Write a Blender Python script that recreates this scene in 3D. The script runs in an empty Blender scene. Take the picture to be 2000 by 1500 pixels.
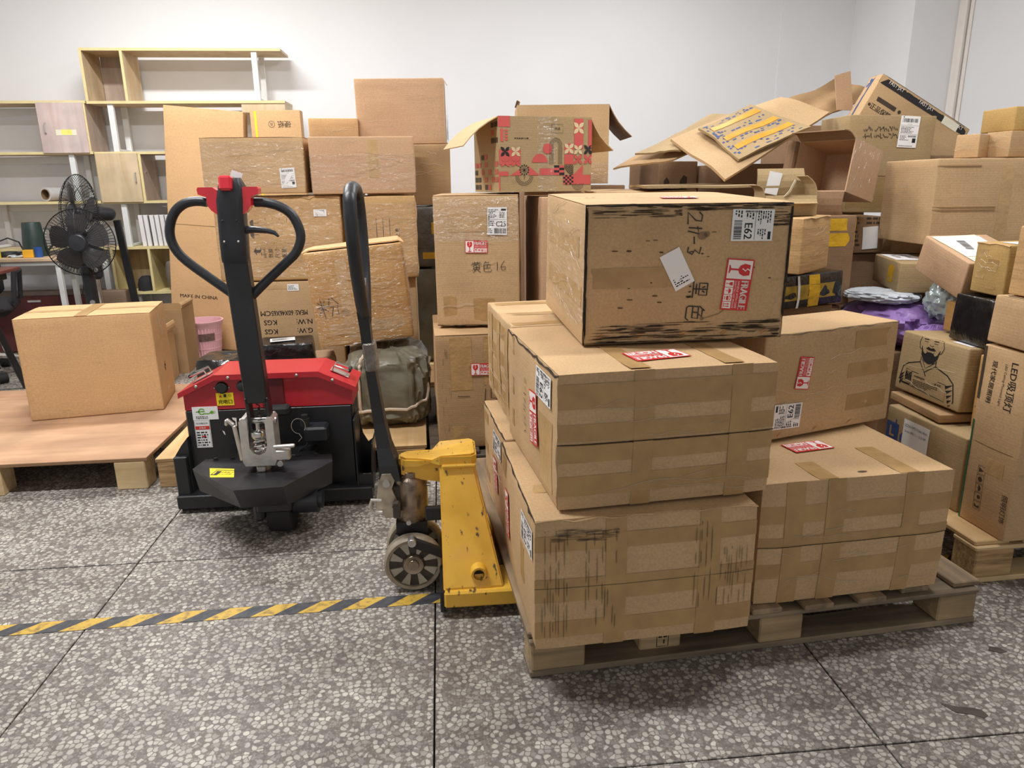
import bpy, bmesh, math, random
from mathutils import Vector, Matrix, Euler, noise

scene = bpy.context.scene
COL = scene.collection
PI = math.pi
rnd = random.Random(11)

# ------------------------------------------------------------ camera
def make_camera():
    pitch, yaw, roll = 0.26985, 0.09382, -0.01347
    f = Vector((math.sin(yaw)*math.cos(pitch), math.cos(yaw)*math.cos(pitch), -math.sin(pitch)))
    r = Vector((math.cos(yaw), -math.sin(yaw), 0))
    u = r.cross(f)
    r2 = r*math.cos(roll) + u*math.sin(roll)
    u2 = -r*math.sin(roll) + u*math.cos(roll)
    cd = bpy.data.cameras.new('camera')
    cd.sensor_width = 36.0
    cd.lens = 36.0*1413.19/2000.0
    cd.clip_start = 0.05
    co = bpy.data.objects.new('camera', cd)
    COL.objects.link(co)
    m = Matrix((r2, u2, -f)).transposed().to_4x4()
    m.translation = Vector((0, 0, 1.22))
    co.matrix_world = m
    scene.camera = co
make_camera()

# ------------------------------------------------------------ world, exposure
W = bpy.data.worlds.new('world')
scene.world = W
W.use_nodes = True
W.node_tree.nodes['Background'].inputs[0].default_value = (0.98, 0.99, 1.0, 1)
W.node_tree.nodes['Background'].inputs[1].default_value = 0.68
scene.view_settings.view_transform = 'Standard'
scene.view_settings.look = 'None'
scene.view_settings.exposure = 0.06
scene.view_settings.gamma = 1.0
scene.view_settings.use_curve_mapping = False

# ceiling tube lamps of the hall: x, y, watts (fixtures themselves are built below)
LAMP_Z = 3.25
LAMPS = [(-1.7, 4.45, 80), (-1.25, 2.1, 80), (1.3, 4.6, 38), (1.5, 2.2, 46)]
for x, y, p in LAMPS:
    ld = bpy.data.lights.new('tube_light', 'AREA')
    ld.shape = 'RECTANGLE'; ld.size = 1.25; ld.size_y = 0.16
    ld.energy = p; ld.color = (0.985, 0.99, 1.0)
    lo = bpy.data.objects.new('tube_light', ld)
    COL.objects.link(lo); lo.location = (x, y, LAMP_Z - 0.075)

# ------------------------------------------------------------ materials
MATS = {}
def newmat(name):
    m = bpy.data.materials.new(name); m.use_nodes = True
    nt = m.node_tree
    return m, nt, nt.nodes['Principled BSDF']
def N(nt, typ, **kw):
    n = nt.nodes.new(typ)
    for k, v in kw.items():
        setattr(n, k, v)
    return n
def srgb(r, g, b):
    f = lambda c: (c/255/12.92) if c/255 <= 0.04045 else ((c/255+0.055)/1.055)**2.4
    return (f(r), f(g), f(b))
def ramp(nt, stops):
    n = N(nt, 'ShaderNodeValToRGB'); e = n.color_ramp.elements
    while len(e) < len(stops): e.new(0.5)
    for i, (p, c) in enumerate(stops):
        e[i].position = p; e[i].color = (*c, 1) if len(c) == 3 else c
    return n
def sc(c, k): return tuple(min(1, max(0, v*k)) for v in c)

def plain(name, col, rough=0.55, metal=0.0, var=0.12, scale=14, bump=0.0, bscale=120, coat=0.0, spec=0.5, alpha=1.0, stretch=(1, 1, 1), rvar=0.1):
    """procedural noise-varied material in object space"""
    if name in MATS: return MATS[name]
    m, nt, b = newmat(name); L = nt.links
    tc = N(nt, 'ShaderNodeTexCoord'); mp = N(nt, 'ShaderNodeMapping'); mp.inputs['Scale'].default_value = stretch
    L.new(tc.outputs['Object'], mp.inputs[0])
    n1 = N(nt, 'ShaderNodeTexNoise'); n1.inputs['Scale'].default_value = scale; n1.inputs['Detail'].default_value = 4
    L.new(mp.outputs[0], n1.inputs[0])
    r = ramp(nt, [(0.3, sc(col, 1-var)), (0.7, sc(col, 1+var))])
    L.new(n1.outputs[0], r.inputs[0]); L.new(r.outputs[0], b.inputs['Base Color'])
    mr = N(nt, 'ShaderNodeMapRange'); mr.inputs[3].default_value = max(0.03, rough-rvar); mr.inputs[4].default_value = min(1, rough+rvar)
    L.new(n1.outputs[0], mr.inputs[0]); L.new(mr.outputs[0], b.inputs['Roughness'])
    b.inputs['Metallic'].default_value = metal
    b.inputs['Specular IOR Level'].default_value = spec
    b.inputs['Coat Weight'].default_value = coat
    b.inputs['Alpha'].default_value = alpha
    if bump:
        n2 = N(nt, 'ShaderNodeTexNoise'); n2.inputs['Scale'].default_value = bscale; n2.inputs['Detail'].default_value = 3
        L.new(mp.outputs[0], n2.inputs[0])
        bp = N(nt, 'ShaderNodeBump'); bp.inputs['Strength'].default_value = bump; bp.inputs['Distance'].default_value = 0.01
        L.new(n2.outputs[0], bp.inputs['Height']); L.new(bp.outputs[0], b.inputs['Normal'])
    MATS[name] = m
    return m

def cardboard(name, col, rough=0.78, stain=0.22, crease=0.0):
    if name in MATS: return MATS[name]
    m, nt, b = newmat(name); L = nt.links
    tc = N(nt, 'ShaderNodeTexCoord')
    big = N(nt, 'ShaderNodeTexNoise'); big.inputs['Scale'].default_value = 3.5; big.inputs['Detail'].default_value = 3
    L.new(tc.outputs['Object'], big.inputs[0])
    r = ramp(nt, [(0.3, sc(col, 1-stain*0.55)), (0.55, col), (0.75, sc(col, 1+stain*0.25))])
    L.new(big.outputs[0], r.inputs[0])
    fi = N(nt, 'ShaderNodeTexNoise'); fi.inputs['Scale'].default_value = 160; fi.inputs['Detail'].default_value = 2
    L.new(tc.outputs['Object'], fi.inputs[0])
    fr = ramp(nt, [(0.25, (0.86,)*3), (0.7, (1.04,)*3)]); L.new(fi.outputs[0], fr.inputs[0])
    mx = N(nt, 'ShaderNodeMix', data_type='RGBA', blend_type='MULTIPLY'); mx.inputs[0].default_value = 1
    L.new(r.outputs[0], mx.inputs[6]); L.new(fr.outputs[0], mx.inputs[7])
    # sparse scuffs with a shape of their own
    sm = N(nt, 'ShaderNodeMapping'); sm.inputs['Scale'].default_value = (9, 9, 26); L.new(tc.outputs['Object'], sm.inputs[0])
    s = N(nt, 'ShaderNodeTexNoise'); s.inputs['Scale'].default_value = 1.0; s.inputs['Detail'].default_value = 5; L.new(sm.outputs[0], s.inputs[0])
    sr = ramp(nt, [(0.68, (1,)*3), (0.80, (0.72,)*3)]); L.new(s.outputs[0], sr.inputs[0])
    m2 = N(nt, 'ShaderNodeMix', data_type='RGBA', blend_type='MULTIPLY'); m2.inputs[0].default_value = 1
    L.new(mx.outputs[2], m2.inputs[6]); L.new(sr.outputs[0], m2.inputs[7])
    L.new(m2.outputs[2], b.inputs['Base Color'])
    b.inputs['Roughness'].default_value = rough
    b.inputs['Specular IOR Level'].default_value = 0.28
    # corrugation flutes and crumple relief
    wv = N(nt, 'ShaderNodeTexWave', wave_type='BANDS', bands_direction='Z'); wv.inputs['Scale'].default_value = 34; wv.inputs['Distortion'].default_value = 0.6
    L.new(tc.outputs['Object'], wv.inputs[0])
    cm = N(nt, 'ShaderNodeMapping'); cm.inputs['Scale'].default_value = (4, 4, 22); L.new(tc.outputs['Object'], cm.inputs[0])
    cn = N(nt, 'ShaderNodeTexNoise'); cn.inputs['Scale'].default_value = 1.3; cn.inputs['Detail'].default_value = 3; L.new(cm.outputs[0], cn.inputs[0])
    ma = N(nt, 'ShaderNodeMath', operation='MULTIPLY'); ma.inputs[1].default_value = 0.03; L.new(wv.outputs[1], ma.inputs[0])
    ad = N(nt, 'ShaderNodeMath', operation='MULTIPLY_ADD'); ad.inputs[1].default_value = 0.4 + crease*2.2; L.new(cn.outputs[0], ad.inputs[0]); L.new(ma.outputs[0], ad.inputs[2])
    bp = N(nt, 'ShaderNodeBump'); bp.inputs['Strength'].default_value = 0.35; bp.inputs['Distance'].default_value = 0.008
    L.new(ad.outputs[0], bp.inputs['Height']); L.new(bp.outputs[0], b.inputs['Normal'])
    MATS[name] = m
    return m

KRAFT = cardboard('kraft', srgb(196, 163, 122))
KRAFT_DARK = cardboard('kraft_dark', srgb(174, 141, 102))
KRAFT_PINK = cardboard('kraft_pink', srgb(198, 162, 128), stain=0.14)
KRAFT_TAN = cardboard('kraft_tan', srgb(207, 167, 121), stain=0.12)
KRAFT_CREASED = cardboard('kraft_creased', srgb(199, 161, 112), crease=0.6)
KRAFT_GOLD = cardboard('kraft_gold', srgb(193, 150, 92), crease=0.3, rough=0.5)
KRAFT_OLIVE = cardboard('kraft_olive', srgb(172, 147, 108))
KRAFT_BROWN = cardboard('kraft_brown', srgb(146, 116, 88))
KRAFT_INNER = cardboard('kraft_inner', srgb(206, 172, 130), stain=0.1)
CORE = plain('cardboard_core', srgb(120, 92, 62), 0.9, var=0.25, scale=90)
TAPE = plain('brown_tape', srgb(172, 138, 92), 0.34, var=0.10, scale=20, bump=0.25, bscale=45, spec=0.45)
TAPE_LIGHT = plain('tan_tape', srgb(186, 153, 108), 0.32, var=0.08, scale=20, bump=0.25, bscale=45, spec=0.45)
TAPE_YELLOW = plain('yellow_tape', srgb(205, 160, 30), 0.35, var=0.15, scale=16, bump=0.3, bscale=50)
TAPE_ORANGE = plain('orange_tape', srgb(238, 156, 52), 0.4, var=0.1, scale=16)
PAPER = plain('label_paper', srgb(236, 235, 234), 0.5, var=0.03)
PAPER_CREAM = plain('cream_paper', srgb(232, 228, 205), 0.55, var=0.04)
RED_PRINT = plain('red_print', srgb(205, 44, 40), 0.5, var=0.08)
WHITE_PRINT = plain('white_print', srgb(240, 230, 226), 0.5, var=0.03)
INK = plain('black_ink', srgb(28, 26, 26), 0.6, var=0.2)
INK_GREY = plain('faded_ink', srgb(66, 54, 42), 0.7, var=0.2)
INK_BLUE = plain('blue_ink', srgb(52, 76, 130), 0.6, var=0.2, scale=60)
PEN = plain('marker_pen', srgb(48, 42, 36), 0.6, var=0.3, scale=40)
DIRT_GAP_SHADE = plain('grime', srgb(44, 34, 25), 0.9, var=0.35, scale=60, alpha=0.74)  # grime, and also the painted shade in the flap gaps
SMEAR_GAP_SHADE = plain('smear_gap_shade', srgb(74, 64, 54), 0.9, var=0.35, scale=60, alpha=0.34)  # smears, and also the fainter painted gap shade
YELLOW_LABEL = plain('yellow_label', srgb(240, 216, 30), 0.45, var=0.05)
GREEN_PRINT = plain('green_print', srgb(96, 168, 40), 0.5, var=0.08)
BLACK_STEEL = plain('black_powder_coat', srgb(29, 29, 31), 0.36, var=0.2, scale=9, bump=0.06, bscale=260)
BLACK_PLASTIC = plain('black_plastic', srgb(36, 38, 43), 0.40, var=0.12, bump=0.04, bscale=300)
BLACK_RUBBER = plain('black_rubber', srgb(30, 30, 31), 0.75, var=0.25)
RED_PAINT = plain('red_paint', srgb(176, 30, 42), 0.36, var=0.07, scale=5, coat=0.15)
RED_PLASTIC = plain('red_plastic', srgb(212, 28, 46), 0.25, var=0.05, coat=0.3)
ALUMINIUM = plain('cast_aluminium', srgb(206, 202, 196), 0.38, metal=0.75, var=0.12, scale=30, bump=0.06, bscale=160)
CHROME = plain('chrome', srgb(214, 212, 208), 0.16, metal=1.0, var=0.1)
BOLT = plain('zinc_bolt', srgb(196, 194, 190), 0.3, metal=0.9, var=0.1)
OILY_STEEL = plain('oily_steel', srgb(150, 134, 118), 0.30, metal=0.7, var=0.45, scale=22, bump=0.1, bscale=90)
WHITE_METAL = plain('white_powder_coat', srgb(226, 228, 226), 0.4, var=0.03)
WHITE_PLASTIC = plain('white_plastic', srgb(232, 230, 230), 0.45, var=0.03)
PINK_PLASTIC = plain('pink_plastic', srgb(222, 172, 178), 0.45, var=0.05)
GREEN_BLACK = plain('green_black_plastic', srgb(42, 58, 54), 0.42, var=0.1)
BLUE_PLASTIC = plain('blue_plastic', srgb(42, 84, 150), 0.4, var=0.08)
YELLOW_PLASTIC = plain('yellow_plastic', srgb(242, 218, 60), 0.45, var=0.05)
ORANGE_CARD = plain('orange_card', srgb(238, 176, 48), 0.55, var=0.06)
DARK_RED = plain('dark_red_fabric', srgb(92, 46, 44), 0.85, var=0.2)
GREY_FABRIC = plain('grey_fabric', srgb(120, 110, 100), 0.9, var=0.15, bump=0.3, bscale=300)
BLACK_FABRIC = plain('black_fabric', srgb(34, 33, 36), 0.85, var=0.25, bump=0.2, bscale=300)
BLACK_FILM = plain('black_film', srgb(26, 26, 28), 0.22, var=0.25, scale=20, bump=0.55, bscale=26, spec=0.6)
PURPLE_FILM = plain('purple_film', srgb(150, 118, 182), 0.38, var=0.14, scale=12, bump=0.6, bscale=24)
WHITE_FILM = plain('white_film', srgb(206, 214, 222), 0.30, var=0.08, scale=12, bump=0.55, bscale=22)
SILVER_FILM = plain('silver_film', srgb(176, 190, 190), 0.24, var=0.12, scale=12, bump=0.6, bscale=22, metal=0.15)
TARP = plain('olive_tarp', srgb(112, 108, 92), 0.42, var=0.18, scale=9, bump=0.5, bscale=18)
STRAP = plain('beige_strap', srgb(200, 182, 160), 0.6, var=0.06)
STRAP_GREEN = plain('green_strap', srgb(30, 96, 64), 0.5, var=0.1)
STRAP_YELLOW = plain('yellow_strap', srgb(232, 204, 40), 0.5, var=0.06)
WHEEL_NYLON = plain('worn_nylon', srgb(172, 166, 152), 0.55, var=0.22, scale=18, bump=0.1, bscale=80)
DARK_GREASE = plain('dark_grease', srgb(66, 58, 50), 0.6, var=0.35, scale=22)

def yellow_paint():
    m, nt, b = newmat('worn_yellow_paint'); L = nt.links
    tc = N(nt, 'ShaderNodeTexCoord')
    n1 = N(nt, 'ShaderNodeTexNoise'); n1.inputs['Scale'].default_value = 9; n1.inputs['Detail'].default_value = 4
    L.new(tc.outputs['Object'], n1.inputs[0])
    r = ramp(nt, [(0.3, srgb(214, 162, 48)), (0.55, srgb(234, 184, 66)), (0.75, srgb(230, 176, 80))]); L.new(n1.outputs[0], r.inputs[0])
    mp = N(nt, 'ShaderNodeMapping'); mp.inputs['Scale'].default_value = (60, 26, 40); L.new(tc.outputs['Object'], mp.inputs[0])
    n2 = N(nt, 'ShaderNodeTexNoise'); n2.inputs['Scale'].default_value = 1; n2.inputs['Detail'].default_value = 6; L.new(mp.outputs[0], n2.inputs[0])
    r2 = ramp(nt, [(0.64, (0, 0, 0)), (0.70, (1, 1, 1))]); L.new(n2.outputs[0], r2.inputs[0])
    mx = N(nt, 'ShaderNodeMix', data_type='RGBA'); L.new(r2.outputs[0], mx.inputs[0]); L.new(r.outputs[0], mx.inputs[6]); mx.inputs[7].default_value = (*srgb(98, 80, 52), 1)
    L.new(mx.outputs[2], b.inputs['Base Color']); b.inputs['Roughness'].default_value = 0.42
    bp = N(nt, 'ShaderNodeBump'); bp.inputs['Strength'].default_value = 0.12; bp.inputs['Distance'].default_value = 0.01
    L.new(n1.outputs[0], bp.inputs['Height']); L.new(bp.outputs[0], b.inputs['Normal'])
    return m
YELLOW_PAINT = yellow_paint()

def wood(name, c1, c2, axis=0, scale=1.0, rough=0.7, dirt=0.0):
    m, nt, b = newmat(name); L = nt.links
    tc = N(nt, 'ShaderNodeTexCoord'); mp = N(nt, 'ShaderNodeMapping')
    s = [22*scale, 22*scale, 22*scale]; s[axis] = 1.6*scale
    mp.inputs['Scale'].default_value = s; L.new(tc.outputs['Object'], mp.inputs[0])
    n1 = N(nt, 'ShaderNodeTexNoise'); n1.inputs['Scale'].default_value = 1.0; n1.inputs['Detail'].default_value = 5; n1.inputs['Distortion'].default_value = 0.8
    L.new(mp.outputs[0], n1.inputs[0])
    r = ramp(nt, [(0.32, c1), (0.68, c2)]); L.new(n1.outputs[0], r.inputs[0])
    n2 = N(nt, 'ShaderNodeTexNoise'); n2.inputs['Scale'].default_value = 5; n2.inputs['Detail'].default_value = 4; L.new(tc.outputs['Object'], n2.inputs[0])
    r2 = ramp(nt, [(0.35, (1-0.25-dirt,)*3), (0.7, (1.0,)*3)]); L.new(n2.outputs[0], r2.inputs[0])
    mx = N(nt, 'ShaderNodeMix', data_type='RGBA', blend_type='MULTIPLY'); mx.inputs[0].default_value = 1
    L.new(r.outputs[0], mx.inputs[6]); L.new(r2.outputs[0], mx.inputs[7]); L.new(mx.outputs[2], b.inputs['Base Color'])
    b.inputs['Roughness'].default_value = rough
    bp = N(nt, 'ShaderNodeBump'); bp.inputs['Strength'].default_value = 0.2; bp.inputs['Distance'].default_value = 0.01
    L.new(n1.outputs[0], bp.inputs['Height']); L.new(bp.outputs[0], b.inputs['Normal'])
    MATS[name] = m
    return m
GREY_WOOD = wood('weathered_pallet_wood', srgb(112, 96, 78), srgb(164, 144, 116), 0, dirt=0.2)
GREY_WOOD_Y = wood('weathered_deck_wood', srgb(122, 104, 84), srgb(176, 150, 116), 1, dirt=0.15)
BLOCK_WOOD = wood('weathered_block_wood', srgb(146, 122, 90), srgb(194, 166, 124), 0, dirt=0.12)
PINE = wood('pine_board', srgb(204, 172, 124), srgb(230, 202, 156), 0)
PINE_Y = wood('pine_deck', srgb(198, 160, 106), srgb(226, 192, 142), 1, 0.6)
PLYWOOD = wood('okoume_plywood', srgb(178, 136, 104), srgb(204, 164, 128), 0, 0.45)
PLY_EDGE = wood('plywood_edge', srgb(176, 140, 98), srgb(222, 188, 140), 0, 1.2)
PLY_LAYERS = wood('laminated_block', srgb(150, 116, 74), srgb(216, 180, 128), 0, 3.2)
DARK_WOOD = wood('dark_pallet_wood', srgb(74, 62, 52), srgb(106, 92, 76), 0, dirt=0.2)
OAK = wood('oak_laminate', srgb(206, 180, 140), srgb(226, 204, 168), 2, 0.6, 0.5)
OAK_EDGE = plain('pale_edge_banding', srgb(222, 206, 152), 0.5, var=0.06)
OAK_GREY = wood('grey_oak_laminate', srgb(176, 156, 140), srgb(200, 180, 164), 2, 0.6, 0.5)
PINK_OAK = wood('pinkish_laminate', srgb(206, 184, 176), srgb(222, 204, 198), 2, 0.6, 0.5)
DESK_TOP = wood('desk_laminate', srgb(208, 174, 136), srgb(226, 198, 164), 0, 0.6, 0.5)

def terrazzo():
    m, nt, b = newmat('terrazzo'); L = nt.links
    g = N(nt, 'ShaderNodeNewGeometry')
    dn = N(nt, 'ShaderNodeTexNoise'); dn.inputs['Scale'].default_value = 30; dn.inputs['Detail'].default_value = 2; L.new(g.outputs['Position'], dn.inputs[0])
    ds = N(nt, 'ShaderNodeVectorMath', operation='MULTIPLY_ADD'); ds.inputs[1].default_value = (0.012,)*3
    L.new(dn.outputs['Color'], ds.inputs[0]); L.new(g.outputs['Position'], ds.inputs[2])
    def layer(scale, lo, hi, far0, far1):
        v1 = N(nt, 'ShaderNodeTexVoronoi', voronoi_dimensions='2D', feature='F1'); v1.inputs['Scale'].default_value = scale
        v2 = N(nt, 'ShaderNodeTexVoronoi', voronoi_dimensions='2D', feature='DISTANCE_TO_EDGE'); v2.inputs['Scale'].default_value = scale
        for v in (v1, v2): L.new(ds.outputs[0], v.inputs['Vector'])
        sx = N(nt, 'ShaderNodeSeparateColor'); L.new(v1.outputs['Color'], sx.inputs[0])
        mk = ramp(nt, [(lo, (0,)*3), (hi, (1,)*3)]); L.new(v2.outputs['Distance'], mk.inputs[0])
        rd = ramp(nt, [(far0, (1,)*3), (far1, (0,)*3)]); L.new(v1.outputs['Distance'], rd.inputs[0])
        mu = N(nt, 'ShaderNodeMath', operation='MULTIPLY'); L.new(mk.outputs[0], mu.inputs[0]); L.new(rd.outputs[0], mu.inputs[1])
        return sx, mu
    s1, k1 = layer(66, 0.04, 0.11, 0.42, 0.52)
    s2, k2 = layer(140, 0.09, 0.17, 0.5, 0.6)
    c1 = ramp(nt, [(0.0, srgb(132, 126, 121)), (0.2, srgb(164, 159, 151)), (0.45, srgb(188, 183, 173)), (0.7, srgb(176, 171, 163)), (0.9, srgb(204, 199, 188)), (1.0, srgb(150, 146, 141))])
    L.new(s1.outputs[0], c1.inputs[0])
    c2 = ramp(nt, [(0.25, srgb(108, 101, 96)), (0.8, srgb(150, 143, 135))]); L.new(s2.outputs[0], c2.inputs[0])
    hs = ramp(nt, [(0.22, (0,)*3), (0.25, (1,)*3)]); L.new(s1.outputs[1], hs.inputs[0])
    mm = N(nt, 'ShaderNodeMath', operation='MULTIPLY'); L.new(hs.outputs[0], mm.inputs[0]); L.new(k1.outputs[0], mm.inputs[1])
    base = N(nt, 'ShaderNodeMix', data_type='RGBA'); base.inputs[6].default_value = (*srgb(118, 110, 104), 1)
    L.new(k2.outputs[0], base.inputs[0]); L.new(c2.outputs[0], base.inputs[7])
    top = N(nt, 'ShaderNodeMix', data_type='RGBA'); L.new(mm.outputs[0], top.inputs[0]); L.new(base.outputs[2], top.inputs[6]); L.new(c1.outputs[0], top.inputs[7])
    st = N(nt, 'ShaderNodeTexNoise'); st.inputs['Scale'].default_value = 2.6; st.inputs['Detail'].default_value = 6; st.inputs['Roughness'].default_value = 0.65
    L.new(g.outputs['Position'], st.inputs[0])
    sr = ramp(nt, [(0.32, (0.64, 0.62, 0.61)), (0.62, (0.95, 0.945, 0.94))]); L.new(st.outputs[0], sr.inputs[0])
    fm = N(nt, 'ShaderNodeMix', data_type='RGBA', blend_type='MULTIPLY'); fm.inputs[0].default_value = 0.95
    L.new(top.outputs[2], fm.inputs[6]); L.new(sr.outputs[0], fm.inputs[7])
    L.new(fm.outputs[2], b.inputs['Base Color'])
    rr = N(nt, 'ShaderNodeMapRange'); rr.inputs[3].default_value = 0.38; rr.inputs[4].default_value = 0.62; L.new(st.outputs[0], rr.inputs[0]); L.new(rr.outputs[0], b.inputs['Roughness'])
    b.inputs['Specular IOR Level'].default_value = 0.35
    return m
TERRAZZO = terrazzo()
JOINT = plain('joint_grime', srgb(66, 60, 56), 0.9, var=0.3, scale=30)
WALL = plain('white_wall_paint', srgb(234, 234, 235), 0.85, var=0.02, scale=1.5, bump=0.03, bscale=60)
WALL_TRIM = plain('wall_trim_paint', srgb(238, 230, 222), 0.7, var=0.03)
CEIL = plain('ceiling_paint', srgb(232, 230, 226), 0.9, var=0.02)

def hazard():
    m, nt, b = newmat('hazard_stripes'); L = nt.links
    tc = N(nt, 'ShaderNodeTexCoord'); sp = N(nt, 'ShaderNodeSeparateXYZ'); L.new(tc.outputs['Object'], sp.inputs[0])
    a = N(nt, 'ShaderNodeMath', operation='MULTIPLY_ADD'); a.inputs[1].default_value = -1.15; L.new(sp.outputs[1], a.inputs[0]); L.new(sp.outputs[0], a.inputs[2])
    d = N(nt, 'ShaderNodeMath', operation='DIVIDE'); d.inputs[1].default_value = 0.133; L.new(a.outputs[0], d.inputs[0])
    fr = N(nt, 'ShaderNodeMath', operation='FRACT'); L.new(d.outputs[0], fr.inputs[0])
    gt = N(nt, 'ShaderNodeMath', operation='GREATER_THAN'); gt.inputs[1].default_value = 0.5; L.new(fr.outputs[0], gt.inputs[0])
    wn = N(nt, 'ShaderNodeTexNoise'); wn.inputs['Scale'].default_value = 42; wn.inputs['Detail'].default_value = 5; L.new(tc.outputs['Object'], wn.inputs[0])
    y = ramp(nt, [(0.3, srgb(132, 108, 60)), (0.5, srgb(196, 160, 62))]); L.new(wn.outputs[0], y.inputs[0])
    k = ramp(nt, [(0.4, srgb(48, 50, 56)), (0.75, srgb(78, 78, 80))]); L.new(wn.outputs[0], k.inputs[0])
    mx = N(nt, 'ShaderNodeMix', data_type='RGBA'); L.new(gt.outputs[0], mx.inputs[0]); L.new(y.outputs[0], mx.inputs[6]); L.new(k.outputs[0], mx.inputs[7])
    L.new(mx.outputs[2], b.inputs['Base Color']); b.inputs['Roughness'].default_value = 0.5
    return m
HAZARD = hazard()

def film():
    m, nt, b = newmat('stretch_film'); L = nt.links
    out = nt.nodes['Material Output']; nt.nodes.remove(b)
    tr = N(nt, 'ShaderNodeBsdfTransparent'); gl = N(nt, 'ShaderNodeBsdfGlossy'); gl.inputs['Roughness'].default_value = 0.22
    tc = N(nt, 'ShaderNodeTexCoord'); mp = N(nt, 'ShaderNodeMapping'); mp.inputs['Scale'].default_value = (14, 14, 40); mp.inputs['Rotation'].default_value = (0.3, 0.2, 0.2)
    L.new(tc.outputs['Object'], mp.inputs[0])
    n = N(nt, 'ShaderNodeTexNoise'); n.inputs['Scale'].default_value = 1; n.inputs['Detail'].default_value = 4; n.inputs['Distortion'].default_value = 1.5; L.new(mp.outputs[0], n.inputs[0])
    bp = N(nt, 'ShaderNodeBump'); bp.inputs['Strength'].default_value = 1.0; bp.inputs['Distance'].default_value = 0.03; L.new(n.outputs[0], bp.inputs['Height']); L.new(bp.outputs[0], gl.inputs['Normal'])
    mx = N(nt, 'ShaderNodeMixShader'); mx.inputs[0].default_value = 0.05; L.new(tr.outputs[0], mx.inputs[1]); L.new(gl.outputs[0], mx.inputs[2]); L.new(mx.outputs[0], out.inputs[0])
    return m
FILM = film()
def emitter(name, col, s):
    m, nt, b = newmat(name); b.inputs['Emission Color'].default_value = (*col, 1); b.inputs['Emission Strength'].default_value = s
    b.inputs['Base Color'].default_value = (*col, 1)
    return m
TUBE_GLOW = emitter('lit_tube', (1.0, 0.95, 0.88), 4.0)

# ------------------------------------------------------------ object helpers
def link(name, mesh, parent=None):
    o = bpy.data.objects.new(name, mesh); COL.objects.link(o)
    if parent is not None: o.parent = parent
    return o
def tag(o, label=None, cat=None, group=None, kind=None):
    if label: o['label'] = label
    if cat: o['category'] = cat
    if group: o['group'] = group
    if kind: o['kind'] = kind
    return o
def thing(name, label, cat, loc=(0, 0, 0), rz=0.0, group=None, rx=0.0, ry=0.0):
    o = bpy.data.objects.new(name, None); COL.objects.link(o)
    o.empty_display_size = 0.1
    o.location = loc
    R = Matrix.Rotation(math.radians(rz), 3, 'Z') @ Matrix.Rotation(math.radians(rx), 3, 'X') @ Matrix.Rotation(math.radians(ry), 3, 'Y')
    o.rotation_euler = R.to_euler()
    return tag(o, label, cat, group)

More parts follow.
